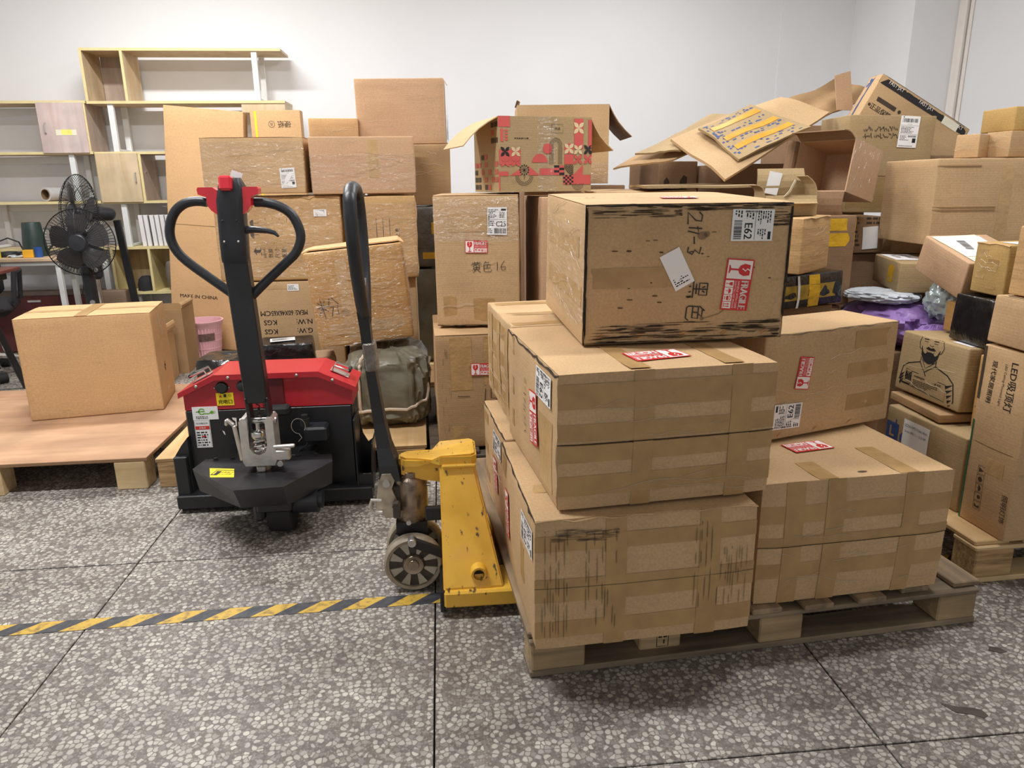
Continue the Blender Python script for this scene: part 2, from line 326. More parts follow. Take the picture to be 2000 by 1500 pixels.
class MB:
    """collects shapes, then links them as ONE mesh object"""
    def __init__(s): s.v = []; s.f = []; s.mi = []; s.cur = 0
    def add(s, vs, fs):
        n = len(s.v); s.v += [tuple(p) for p in vs]; s.f += [tuple(i+n for i in f) for f in fs]; s.mi += [s.cur]*len(fs); return s
    def box(s, c, size, bev=0.0, rot=None):
        hx, hy, hz = size[0]/2, size[1]/2, size[2]/2
        b = min(bev, hx*0.9, hy*0.9, hz*0.9)
        vs, fs = [], []
        if b <= 0:
            for z in (-hz, hz):
                for y in (-hy, hy):
                    for x in (-hx, hx): vs.append(Vector((x, y, z)))
            fs = [(0, 2, 3, 1), (4, 5, 7, 6), (0, 1, 5, 4), (2, 6, 7, 3), (0, 4, 6, 2), (1, 3, 7, 5)]
        else:
            idx = {}
            for sx in (-1, 1):
                for sy in (-1, 1):
                    for sz in (-1, 1):
                        for a in range(3):
                            p = [sx*(hx-b), sy*(hy-b), sz*(hz-b)]
                            p[a] = (sx*hx, sy*hy, sz*hz)[a]
                            idx[(sx, sy, sz, a)] = len(vs); vs.append(Vector(p))
            S = (-1, 1)
            for sx in S: fs.append(tuple(idx[(sx, y, z, 0)] for y, z in ((-1, -1), (1, -1), (1, 1), (-1, 1))[::sx]))
            for sy in S: fs.append(tuple(idx[(x, sy, z, 1)] for x, z in ((-1, -1), (-1, 1), (1, 1), (1, -1))[::sy]))
            for sz in S: fs.append(tuple(idx[(x, y, sz, 2)] for x, y in ((-1, -1), (1, -1), (1, 1), (-1, 1))[::sz]))
            for p in S:
                for q in S:
                    fs.append((idx[(p, q, -1, 0)], idx[(p, q, -1, 1)], idx[(p, q, 1, 1)], idx[(p, q, 1, 0)]))
                    fs.append((idx[(p, -1, q, 0)], idx[(p, 1, q, 0)], idx[(p, 1, q, 2)], idx[(p, -1, q, 2)]))
                    fs.append((idx[(-1, p, q, 1)], idx[(1, p, q, 1)], idx[(1, p, q, 2)], idx[(-1, p, q, 2)]))
            for sx in S:
                for sy in S:
                    for sz in S: fs.append(tuple(idx[(sx, sy, sz, a)] for a in range(3)))
        c = Vector(c)
        vs = [(rot @ p if rot else p) + c for p in vs]
        return s.add(vs, fs)
    def bar(s, a, b, w, h, bev=0.0, up=(0, 0, 1)):
        a, b = Vector(a), Vector(b); d = b-a; L = d.length; d.normalize()
        side = d.cross(Vector(up))
        if side.length < 1e-4: side = d.cross(Vector((0, 1, 0)))
        side.normalize(); u = side.cross(d)
        R = Matrix((d, side, u)).transposed()
        return s.box((a+b)/2, (L, w, h), bev, R)
    def ring(s, c, n, r, seg, x=None):
        n = Vector(n).normalized()
        x = Vector(x) if x else (Vector((0, 0, 1)).cross(n) if abs(n.z) < 0.9 else Vector((1, 0, 0)).cross(n))
        x.normalize(); y = n.cross(x)
        return [Vector(c) + (x*math.cos(2*PI*i/seg) + y*math.sin(2*PI*i/seg))*r for i in range(seg)]
    def cyl(s, a, b, r, r2=None, seg=16, caps=True):
        a, b = Vector(a), Vector(b); r2 = r if r2 is None else r2
        n = b-a; vs = s.ring(a, n, r, seg) + s.ring(b, n, r2, seg)
        fs = [(i, (i+1) % seg, seg+(i+1) % seg, seg+i) for i in range(seg)]
        if caps: fs += [tuple(range(seg))[::-1], tuple(range(seg, 2*seg))]
        return s.add(vs, fs)
    def lathe(s, prof, o=(0, 0, 0), axis=(0, 0, 1), seg=24, closed=False):
        """prof: (radius, height) along axis"""
        o = Vector(o); ax = Vector(axis).normalized(); vs = []
        for r, h in prof: vs += s.ring(o+ax*h, ax, max(r, 1e-5), seg)
        fs = []
        m = len(prof)
        for k in range(m if closed else m-1):
            k2 = (k+1) % m
            fs += [(k*seg+i, k*seg+(i+1) % seg, k2*seg+(i+1) % seg, k2*seg+i) for i in range(seg)]
        return s.add(vs, fs)
    def tube(s, pts, r, seg=8, closed=False, caps=True, flat=1.0, rads=None):
        pts = [Vector(p) for p in pts]; n = len(pts); vs = []
        prev = None
        for i, p in enumerate(pts):
            if closed: t = pts[(i+1) % n]-pts[i-1]
            else: t = pts[min(i+1, n-1)]-pts[max(i-1, 0)]
            t.normalize()
            if prev is None:
                x = t.cross(Vector((0, 0, 1)))
                if x.length < 1e-3: x = t.cross(Vector((0, 1, 0)))
            else: x = prev - t*prev.dot(t)
            x.normalize(); prev = x; y = t.cross(x)
            rr = rads[i] if rads else r
            vs += [p + x*math.cos(2*PI*k/seg)*rr + y*math.sin(2*PI*k/seg)*rr*flat for k in range(seg)]
        fs = []
        for i in range(n if closed else n-1):
            j = (i+1) % n
            fs += [(i*seg+k, i*seg+(k+1) % seg, j*seg+(k+1) % seg, j*seg+k) for k in range(seg)]
        if caps and not closed: fs += [tuple(range(seg))[::-1], tuple(range((n-1)*seg, n*seg))]
        return s.add(vs, fs)
    def prism(s, poly, a, b, axis='z'):
        """extrude 2D polygon (counter-clockwise) from a to b along axis"""
        n = len(poly)
        def P(u, v, w): return {'z': (u, v, w), 'y': (u, w, v), 'x': (w, u, v)}[axis]
        vs = [P(u, v, a) for u, v in poly] + [P(u, v, b) for u, v in poly]
        fs = [(i, (i+1) % n, n+(i+1) % n, n+i) for i in range(n)] + [tuple(range(n))[::-1], tuple(range(n, 2*n))]
        return s.add(vs, fs)
    def sphere(s, c, r, seg=16, rings=10, sq=(1, 1, 1)):
        c = Vector(c); vs = [c+Vector((0, 0, r*sq[2]))]
        for i in range(1, rings):
            t = PI*i/rings
            for k in range(seg):
                p = 2*PI*k/seg
                vs.append(c+Vector((r*math.sin(t)*math.cos(p)*sq[0], r*math.sin(t)*math.sin(p)*sq[1], r*math.cos(t)*sq[2])))
        vs.append(c-Vector((0, 0, r*sq[2]))); last = len(vs)-1
        fs = [(0, 1+k, 1+(k+1) % seg) for k in range(seg)]
        for i in range(rings-2):
            for k in range(seg):
                a = 1+i*seg+k; b2 = 1+i*seg+(k+1) % seg
                fs.append((a, a+seg, b2+seg, b2))
        o = 1+(rings-2)*seg
        fs += [(last, o+(k+1) % seg, o+k) for k in range(seg)]
        return s.add(vs, fs)
    def mesh(s, name, mats, smooth=False, fix=True):
        me = bpy.data.meshes.new(name); me.from_pydata(s.v, [], s.f); me.update()
        for m in (mats if isinstance(mats, (list, tuple)) else [mats]): me.materials.append(m)
        if any(s.mi): me.polygons.foreach_set('material_index', s.mi)
        if fix:
            bm = bmesh.new(); bm.from_mesh(me); bmesh.ops.recalc_face_normals(bm, faces=bm.faces); bm.to_mesh(me); bm.free()
        if smooth:
            me.polygons.foreach_set('use_smooth', [True]*len(me.polygons))
            try: me.set_sharp_from_angle(angle=math.radians(38))
            except Exception: pass
        me.update()
        return me
    def build(s, name, mats, parent=None, smooth=False, label=None, fix=True):
        o = link(name, s.mesh(name, mats, smooth, fix), parent)
        if label: o['label'] = label
        return o

# ------------------------------------------------------------ lettering
_TXT = {}
def text_mesh(s):
    """2D triangles of a string, cap height about 0.7, centred at 0,0"""
    if s in _TXT: return _TXT[s]
    cu = bpy.data.curves.new('lettering', 'FONT'); cu.body = s; cu.resolution_u = 2; cu.size = 1.0
    ob = bpy.data.objects.new('lettering', cu); COL.objects.link(ob)
    me = bpy.data.meshes.new_from_object(ob.evaluated_get(bpy.context.evaluated_depsgraph_get()))
    vs = [(v.co.x, v.co.y) for v in me.vertices]; fs = [tuple(p.vertices) for p in me.polygons]
    bpy.data.meshes.remove(me); bpy.data.objects.remove(ob); bpy.data.curves.remove(cu)
    if vs:
        x0, x1 = min(v[0] for v in vs), max(v[0] for v in vs); y0, y1 = min(v[1] for v in vs), max(v[1] for v in vs)
    else: x0 = x1 = y0 = y1 = 0
    vs = [(x-(x0+x1)/2, y-(y0+y1)/2) for x, y in vs]
    _TXT[s] = (vs, fs, max(x1-x0, 1e-4), max(y1-y0, 1e-4))
    return _TXT[s]

class Flat:
    """2D drawing collected in decal coordinates (metres), then laid on a surface"""
    def __init__(s): s.v = []; s.f = []; s.mi = []; s.lay = []
    def add(s, vs, fs, m=0, lay=0):
        n = len(s.v); s.v += list(vs); s.f += [tuple(i+n for i in f) for f in fs]; s.mi += [m]*len(fs); s.lay += [lay]*len(vs); return s
    def rect(s, x0, y0, x1, y1, m=0, lay=0): return s.add([(x0, y0), (x1, y0), (x1, y1), (x0, y1)], [(0, 1, 2, 3)], m, lay)
    def poly(s, pts, m=0, lay=0): return s.add(pts, [tuple(range(len(pts)))], m, lay)
    def disc(s, x, y, r, m=0, lay=0, n=16, ry=None, a0=0.0, a1=2*PI):
        ry = r if ry is None else ry
        pts = [(x+r*math.cos(a0+(a1-a0)*i/n), y+ry*math.sin(a0+(a1-a0)*i/n)) for i in range(n if a1-a0 > 6.28 else n+1)]
        return s.poly(pts, m, lay)
    def line(s, pts, w, m=0, lay=0):
        pts = [Vector(p) for p in pts]; vs = []
        for i, p in enumerate(pts):
            t = (pts[min(i+1, len(pts)-1)]-pts[max(0, i-1)])
            if t.length < 1e-9: t = Vector((1, 0))
            t.normalize(); nn = Vector((-t.y, t.x))*w/2
            vs += [tuple(p+nn), tuple(p-nn)]
        return s.add(vs, [(2*i, 2*i+1, 2*i+3, 2*i+2) for i in range(len(pts)-1)], m, lay)
    def arc(s, x, y, r, a0, a1, w, m=0, lay=0, n=14):
        return s.line([(x+r*math.cos(a0+(a1-a0)*i/n), y+r*math.sin(a0+(a1-a0)*i/n)) for i in range(n+1)], w, m, lay)
    def text(s, t, x, y, h, m=0, lay=0, rot=0.0, width=None, bold=0.0):
        vs, fs, w0, h0 = text_mesh(t); k = h/h0; kx = k if width is None else width/w0
        c, sn = math.cos(math.radians(rot)), math.sin(math.radians(rot))
        for dx in ((0,) if not bold else (-bold*h, 0, bold*h)):
            s.add([(x+(a*kx+dx)*c-b*k*sn, y+(a*kx+dx)*sn+b*k*c) for a, b in vs], fs, m, lay)
        return s
    def scribble_lines(s, x0, y0, x1, y1, n, m=0, lay=0, seed=1):
        """rows of small print too small to read"""
        r = random.Random(seed); h = (y1-y0)/n
        for i in range(n):
            x = x0; yy = y1-(i+0.8)*h
            end = x0+(x1-x0)*r.uniform(0.5, 1)
            while x < end:
                w = r.uniform(0.2, 0.9)*h*1.6
                s.rect(x, yy, min(x+w, end), yy+h*0.5, m, lay); x += w+h*0.35
        return s
    def barcode(s, x0, y0, x1, y1, m=0, lay=0, seed=1, vertical=False):
        r = random.Random(seed); L = (y1-y0) if vertical else (x1-x0); p = 0; u = L/60
        while p < L:
            w = u*r.choice((1, 1, 2, 3))
            if vertical: s.rect(x0, y0+p, x1, y0+min(p+w, L), m, lay)
            else: s.rect(x0+p, y0, x0+min(p+w, L), y1, m, lay)
            p += w+u*r.choice((1, 1, 2))
        return s

# ------------------------------------------------------------ cartons
FACES = 'FBLRTD'
STUFFY = {'grime_streaks', 'scuff_marks', 'small_print', 'label_print', 'slip_print', 'faded_print', 'printed_pattern', 'printed_text', 'handwriting', 'printed_symbols', 'handling_symbols', 'printed_man'}
class Carton:
    """closed cardboard box: base centre at the root, slightly dented; decals follow its surface"""
    def __init__(s, name, label, q, mat=None, cat='box', group=None, r=0.006, bulge=0.004, dent=0.003, jit=0.004, seed=None, body='body', res=0.034, core=True, smooth=True, plainbox=False):
        s.seed = seed if seed is not None else (abs(hash(label)) % 1000 if False else sum(ord(c)*(i+1) for i, c in enumerate(label)) % 1000)
        x, y, z, yaw, w, d, h, rx, ry = q
        s.w, s.d, s.h = w, d, h; s.r = r; s.bulge = bulge; s.dent = dent; s.mat = mat or KRAFT
        s.root = thing(name, label, cat, (x, y, z), yaw, group, rx, ry)
        rr = random.Random(s.seed)
        s.cj = {}
        for a in (0, 1):
            for b in (0, 1):
                for c in (0, 1):
                    s.cj[(a, b, c)] = Vector((rr.uniform(-1, 1), rr.uniform(-1, 1), -abs(rr.uniform(-1, 1))*(0.0 if c == 0 else 0.8)))*jit
        s.fl = {}
        if not plainbox: s.make_body(body, res)
    def dims(s, f): return {'F': (s.w, s.h), 'B': (s.w, s.h), 'L': (s.d, s.h), 'R': (s.d, s.h), 'T': (s.w, s.d), 'D': (s.w, s.d)}[f]
    def cube(s, f, u, v):
        w, d, h = s.w, s.d, s.h
        return {'F': (-w/2+u, -d/2, v), 'B': (w/2-u, d/2, v), 'L': (-w/2, d/2-u, v), 'R': (w/2, -d/2+u, v), 'T': (-w/2+u, -d/2+v, h), 'D': (-w/2+u, d/2-v, 0)}[f]
    NRM = {'F': Vector((0, -1, 0)), 'B': Vector((0, 1, 0)), 'L': Vector((-1, 0, 0)), 'R': Vector((1, 0, 0)), 'T': Vector((0, 0, 1)), 'D': Vector((0, 0, -1))}
    def surf(s, f, u, v, off=0.0):
        U, V = s.dims(f); p = Vector(s.cube(f, u, v))
        q = Vector((max(-s.w/2+s.r, min(s.w/2-s.r, p.x)), max(-s.d/2+s.r, min(s.d/2-s.r, p.y)), max(s.r, min(s.h-s.r, p.z))))
        n = p-q
        n = n.normalized() if n.length > 1e-9 else s.NRM[f].copy()
        e = max(0.0, min(u, v, U-u, V-v)); fo = min(1.0, e/0.035)
        dsp = 0.0
        if f != 'D':
            dsp = (s.bulge if f != 'T' else 0.0)*math.sin(PI*min(max(u/U, 0), 1))*math.sin(PI*min(max(v/V, 0), 1))
            if f == 'T': dsp -= fo*s.dent*0.7
            dsp += fo*s.dent*noise.noise(Vector((u*7+s.seed, v*7, ord(f))))
            dsp += fo*s.dent*0.6*noise.noise(Vector((u*11, v*11+s.seed, ord(f))))
        pos = q + n*(s.r+dsp+off)
        a, b, c = (pos.x+s.w/2)/s.w, (pos.y+s.d/2)/s.d, pos.z/s.h
        a, b, c = min(max(a, 0), 1), min(max(b, 0), 1), min(max(c, 0), 1)
        for (i, j, k), o in s.cj.items():
            pos = pos + o*((a if i else 1-a)*(b if j else 1-b)*(c if k else 1-c))
        return pos
    def lines(s, L, res):
        n = max(2, int(L/res)); return [0, s.r*0.45, s.r] + [s.r+(L-2*s.r)*i/n for i in range(1, n)] + [L-s.r, L-s.r*0.45, L]
    def make_body(s, nm, res):
        key = {}; vs = []; fs = []
        for f in FACES:
            U, V = s.dims(f); us, vv = s.lines(U, res), s.lines(V, res); g = []
            for v in vv:
                row = []
                for u in us:
                    k = tuple(round(c, 5) for c in s.cube(f, u, v))
                    if k not in key: key[k] = len(vs); vs.append(s.surf(f, u, v))
                    row.append(key[k])
                g.append(row)
            for j in range(len(vv)-1):
                for i in range(len(us)-1): fs.append((g[j][i], g[j][i+1], g[j+1][i+1], g[j+1][i]))
        s.body = MB().add(vs, fs).build(nm, s.mat, s.root, True)
    def slab(s, nm, f, u0, v0, u1, v1, t0, t1, mat, parent=None, rot=0.0, res=0.04, label=None):
        """thin sheet following face f; rot turns it about its centre (degrees)"""
        cu, cv = (u0+u1)/2, (v0+v1)/2; c, sn = math.cos(math.radians(rot)), math.sin(math.radians(rot))
        nu, nv = max(1, int((u1-u0)/res)), max(1, int((v1-v0)/res)); m = MB(); vs = []
        for t in (t1, t0):
            for j in range(nv+1):
                for i in range(nu+1):
                    a = u0+(u1-u0)*i/nu-cu; b = v0+(v1-v0)*j/nv-cv
                    vs.append(s.surf(f, cu+a*c-b*sn, cv+a*sn+b*c, t))
        K = (nu+1)*(nv+1); fs = []
        for j in range(nv):
            for i in range(nu):
                a = j*(nu+1)+i; q = (a, a+1, a+nu+2, a+nu+1); fs.append(q); fs.append(tuple(x+K for x in q[::-1]))
        rim = [i for i in range(nu+1)] + [j*(nu+1)+nu for j in range(1, nv+1)] + [nv*(nu+1)+i for i in range(nu-1, -1, -1)] + [j*(nu+1) for j in range(nv-1, 0, -1)]
        for a, b in zip(rim, rim[1:]+rim[:1]): fs.append((a, a+K, b+K, b))
        return m.add(vs, fs).build(nm, mat, parent or s.root, True, label)
    def flaps(s, f, seam='h', gap=0.004, t=0.004, at=0.5, over=0.0):
        """two outer flaps meeting at a seam; later decals on f lie on top of them"""
        U, V = s.dims(f); s.fl[f] = t; o = over
        if seam == 'h':
            s.slab('flap', f, -o, -o, U+o, V*at-gap/2, 0.0002, t, s.mat, res=0.05); s.slab('flap', f, -o, V*at+gap/2, U+o, V+o, 0.0002, t, s.mat, res=0.05)
        else:
            s.slab('flap', f, -o, -o, U*at-gap/2, V+o, 0.0002, t, s.mat, res=0.05); s.slab('flap', f, U*at+gap/2, -o, U+o, V+o, 0.0002, t, s.mat, res=0.05)
        return s
    def top(s, f): return s.fl.get(f, 0.0)
    def tape(s, f, u0, v0, u1, v1, mat=None, rot=0.0, lift=0, nm='packing_tape'):
        b = s.top(f)+0.0006+0.0005*lift
        return s.slab(nm, f, u0, v0, u1, v1, b, b+0.0004, mat or TAPE, rot=rot, res=0.06)
    def tapes(s, f, hs=(), vs=(), mat=None):
        U, V = s.dims(f)
        for i, (a, b) in enumerate(hs): s.tape(f, 0, a, U, b, mat, lift=i % 2)
        for i, (a, b) in enumerate(vs): s.tape(f, a, 0, b, V, mat, lift=2+i % 2)
        return s
    def lay(s, nm, f, fl, cu, cv, rot, mats, parent=None, lift=0.0, label=None):
        """lay a Flat drawing on face f"""
        c, sn = math.cos(math.radians(rot)), math.sin(math.radians(rot)); b = s.top(f)+0.0009+lift
        vs = [s.surf(f, cu+x*c-y*sn, cv+x*sn+y*c, b+0.00035*l) for (x, y), l in zip(fl.v, fl.lay)]
        m = MB(); m.v = vs; m.f = fl.f; m.mi = fl.mi
        o = m.build(nm, mats, parent or s.root, False, label, fix=False)
        if nm in STUFFY: o['kind'] = 'stuff'
        return o
    def decal(s, nm, pn, f, cu, cv, w, h, rot, mat, fl, mats, label=None):
        """stiff sticker lying on the face, with its print as a child"""
        c, sn = math.cos(math.radians(rot)), math.sin(math.radians(rot))
        P = lambda a, b: s.surf(f, cu+a*c-b*sn, cv+a*sn+b*c, s.top(f)+0.002)
        q = [P(-w/2, -h/2), P(w/2, -h/2), P(w/2, h/2), P(-w/2, h/2)]
        n = (q[2]-q[0]).cross(q[3]-q[1]).normalized()
        def bil(a, b): u, v = a/w+.5, b/h+.5; return q[0]*(1-u)*(1-v)+q[1]*u*(1-v)+q[2]*u*v+q[3]*(1-u)*v
        up = max(0.0, max((P(w*(i/6-.5), h*(j/6-.5))-bil(w*(i/6-.5), h*(j/6-.5))).dot(n) for i in range(7) for j in range(7)))
        m = MB(); cs = [(-w/2, -h/2), (w/2, -h/2), (w/2, h/2), (-w/2, h/2)]
        m.add([bil(a, b)+n*(up+t) for t in (0.0001, 0.0005) for a, b in cs], [(0, 3, 2, 1), (4, 5, 6, 7), (0, 1, 5, 4), (1, 2, 6, 5), (2, 3, 7, 6), (3, 0, 4, 7)])
        st = m.build(nm, mat, s.root, False, label)
        m = MB(); m.v = [bil(x, y)+n*(up+0.0009+0.0004*l) for (x, y), l in zip(fl.v, fl.lay)]; m.f = fl.f; m.mi = fl.mi
        m.build(pn, mats, st, fix=False)['kind'] = 'stuff'
        return st
    def fragile(s, f, cu, cv, w=0.115, rot=0.0, dirty=False):
        return s.decal('fragile_sticker', 'sticker_print', f, cu, cv, w, w*0.55, rot, RED_PRINT, fragile_print(w, w*0.55), [WHITE_PRINT, RED_PRINT], 'red and white fragile sticker')
    def ship(s, f, cu, cv, w, h, rot=0.0, code=None, seed=1, style=0):
        return s.decal('shipping_label', 'label_print', f, cu, cv, w, h, rot, PAPER, ship_print(w, h, code, seed, style), [INK], 'white printed shipping label')
    def write(s, f, fl, cu, cv, rot=0.0, mat=None, nm='handwriting'):
        return s.lay(nm, f, fl, cu, cv, rot, [mat or PEN], lift=0.0012)
    def film(s, f, v0, v1, n=1):
        U, V = s.dims(f); t = s.top(f)+0.0042
        return s.slab('stretch_film', f, -0.002, v0, U+0.002, v1, t, t+0.0002, FILM, res=0.03)
    def strands(s, f, n, seed=1, mat=None):
        """pale strands painted as highlights on the creases of cling film"""
        r = random.Random(seed); U, V = s.dims(f); m = MB()
        for i in range(n):
            u, v = r.uniform(0.02, U-0.12), r.uniform(0.03, V-0.03); L = r.uniform(0.05, min(0.28, U-u-0.01)); k = r.uniform(-0.25, 0.25)
            pts = [s.surf(f, u+L*t/6, min(max(v+k*L*t/6+0.004*math.sin(t*1.7+i), 0.004), V-0.004), s.top(f)+0.0045) for t in range(7)]
            m.tube(pts, 0.0006, 4)
        o = m.build('film_crease', mat or FILM_GLINT, s.root, True); o['kind'] = 'stuff'
        return o

FILM_GLINT = plain('film_crease', srgb(206, 190, 166), 0.2, var=0.05, spec=0.6, alpha=0.55)  # pale colour paints the highlights along film creases

def fragile_print(w, h):
    g = Flat(); a = w*0.36
    x0, y0 = -w/2+w*0.025, -h/2+h*0.05
    g.rect(x0, y0, x0+a, h/2-h*0.05, 0)
    cx = x0+a/2; k = h*0.9
    bowl = [(cx-0.2*k, k*0.42), (cx-0.24*k, k*0.18), (cx-0.16*k, 0), (cx-0.035*k, -0.06*k), (cx-0.035*k, -0.36*k), (cx-0.16*k, -0.41*k), (cx-0.16*k, -0.45*k), (cx+0.16*k, -0.45*k), (cx+0.16*k, -0.41*k), (cx+0.035*k, -0.36*k), (cx+0.035*k, -0.06*k), (cx+0.16*k, 0), (cx+0.24*k, k*0.18), (cx+0.2*k, k*0.42)]
    g.poly(bowl, 1, 1); g.line([(cx+.02*k, .44*k), (cx-.05*k, .3*k), (cx+.04*k, .24*k), (cx-.05*k, .1*k)], .045*k, 0, 2)
    x1 = x0+a+w*0.03; xr = w/2-w*0.025; mid = (x1+xr)/2
    g.text('FRAGILE', mid, h*0.27, h*0.27, 0, width=(xr-x1)*0.97, bold=0.05)
    g.text('HANDLE WITH CARE', mid, h*0.04, h*0.075, 0, width=(xr-x1)*0.95)
    g.text("DON'T FALL NOT PRESSURE", mid, -h*0.07, h*0.07, 0, width=(xr-x1)*0.95)
    n = 4; cw = (xr-x1)/n; yb, yt = -h*0.45, -h*0.14
    for i in range(n):
        a0, a1 = x1+cw*i+cw*0.04, x1+cw*(i+1)-cw*0.04; g.rect(a0, yb, a1, yt, 0)
        c = (a0+a1)/2; z = (yt-yb)
        if i == 0: g.poly([(c-z*.2, yt-z*.12), (c-z*.16, yt-z*.45), (c-z*.03, yt-z*.55), (c-z*.03, yt-z*.8), (c-z*.16, yt-z*.88), (c+z*.16, yt-z*.88), (c+z*.03, yt-z*.8), (c+z*.03, yt-z*.55), (c+z*.16, yt-z*.45), (c+z*.2, yt-z*.12)], 1, 1)
        elif i == 1: g.disc(c, yb+z*.5, z*.3, 1, 1, 10, a0=0, a1=PI); g.rect(c-z*.03, yb+z*.15, c+z*.03, yb+z*.5, 1, 1)
        elif i == 2: g.rect(c-z*.24, yb+z*.35, c+z*.24, yb+z*.62, 1, 1); g.line([(c-z*.3, yb+z*.72), (c, yb+z*.85), (c+z*.3, yb+z*.72)], z*.08, 1, 1); g.rect(c-z*.2, yb+z*.12, c+z*.2, yb+z*.2, 1, 1)
        else:
            g.rect(c-z*.28, yb+z*.1, c+z*.28, yb+z*.18, 1, 1)
            for e in (-1, 1): g.poly([(c+e*z*.14-z*.1, yb+z*.6), (c+e*z*.14+z*.1, yb+z*.6), (c+e*z*.14, yb+z*.86)], 1, 1); g.rect(c+e*z*.14-z*.04, yb+z*.25, c+e*z*.14+z*.04, yb+z*.62, 1, 1)
    return g

def ship_print(w, h, code, seed, style=0):
    g = Flat(); r = random.Random(seed)
    if style == 0:      # wide waybill with big routing code
        g.scribble_lines(-w*.45, h*.1, w*.05, h*.44, 6, seed=seed); g.scribble_lines(w*.12, h*.12, w*.45, h*.34, 4, seed=seed+3)
        g.rect(w*.2, h*.38, w*.45, h*.45)
        g.barcode(-w*.46, -h*.2, -w*.40, h*.2, vertical=True, seed=seed+5)
        g.line([(-w*.46, h*.06), (w*.46, h*.06)], h*.008); g.scribble_lines(-w*.38, -h*.18, -w*.12, h*.03, 3, seed=seed+1)
        g.barcode(-w*.15, -h*.45, w*.46, -h*.26, seed=seed+2); g.scribble_lines(-w*.46, -h*.45, -w*.2, -h*.25, 3, seed=seed+8)
        if code: g.text(code, w*.19, -h*.10, h*.19, bold=0.02, width=w*.5)
    elif style == 1:    # parcel waybill: barcode on top, address lines
        g.barcode(-w*.4, h*.3, w*.4, h*.42, seed=seed); g.text('9 2 9 0 8', 0, h*.24, h*.03)
        g.line([(-w*.48, h*.2), (w*.48, h*.2)], h*.006); g.scribble_lines(-w*.42, -h*.05, w*.4, h*.17, 5, seed=seed+1)
        g.line([(-w*.48, -h*.08), (w*.48, -h*.08)], h*.006); g.scribble_lines(-w*.42, -h*.28, w*.1, -h*.11, 4, seed=seed+2)
        g.barcode(w*.0, -h*.17, w*.42, -h*.11, seed=seed+4); g.rect(w*.24, -h*.34, w*.42, -h*.2); g.scribble_lines(-w*.45, -h*.47, w*.45, -h*.43, 1, seed=seed)
        g.disc(-w*.36, h*.46, h*.02)
    else:               # little slip
        g.scribble_lines(-w*.42, -h*.35, w*.42, h*.35, max(3, int(h/0.008)), seed=seed)
    return g

def strokes(lines, k, w):
    g = Flat()
    for ln in lines: g.line([(x*k, y*k) for x, y in ln], w)
    return g
HUANG = [[(-.4, .38), (.4, .40)], [(-.15, .5), (-.14, .28)], [(.14, .5), (.13, .28)], [(-.5, .24), (.5, .27)], [(-.26, .14), (-.26, -.24)], [(-.26, .14), (.28, .15), (.26, -.22)], [(0, .26), (0, -.24)], [(-.24, -.04), (.26, -.03)], [(-.26, -.24), (.26, -.22)], [(-.1, -.28), (-.34, -.5)], [(.1, -.28), (.36, -.5)]]
SE = [[(-.1, .5), (-.34, .2)], [(-.14, .38), (.2, .38), (.06, .18)], [(-.3, .16), (.3, .18), (.28, -.12), (-.3, -.14)], [(0, .16), (-.01, -.12)], [(-.3, .16), (-.32, -.34), (-.24, -.46), (.3, -.46), (.42, -.3)]]
HEI = [[(-.3, .48), (-.3, .06), (.3, .06), (.3, .48), (-.3, .48)], [(-.14, .36), (-.08, .22)], [(.16, .36), (.08, .22)], [(0, .48), (0, -.26)], [(-.26, -.1), (.26, -.08)], [(-.46, -.26), (.46, -.24)], [(-.38, -.36), (-.44, -.5)], [(-.12, -.36), (-.1, -.48)], [(.14, -.36), (.18, -.48)], [(.36, -.34), (.46, -.5)]]
FEN = [[(-.42, .36), (-.3, .2)], [(-.08, .4), (-.2, .2)], [(-.5, .1), (-.02, .12)], [(-.26, .5), (-.26, -.48)], [(-.26, .08), (-.5, -.24)], [(-.26, .06), (-.04, -.14)], [(.16, .46), (.02, .08)], [(.26, .46), (.5, .06)], [(.08, .02), (.42, .02), (.36, -.4), (.26, -.34)], [(.22, .02), (.04, -.42)]]
def at(lines, dx, dy=0, k=1.0): return [[(x*k+dx, y*k+dy) for x, y in l] for l in lines]

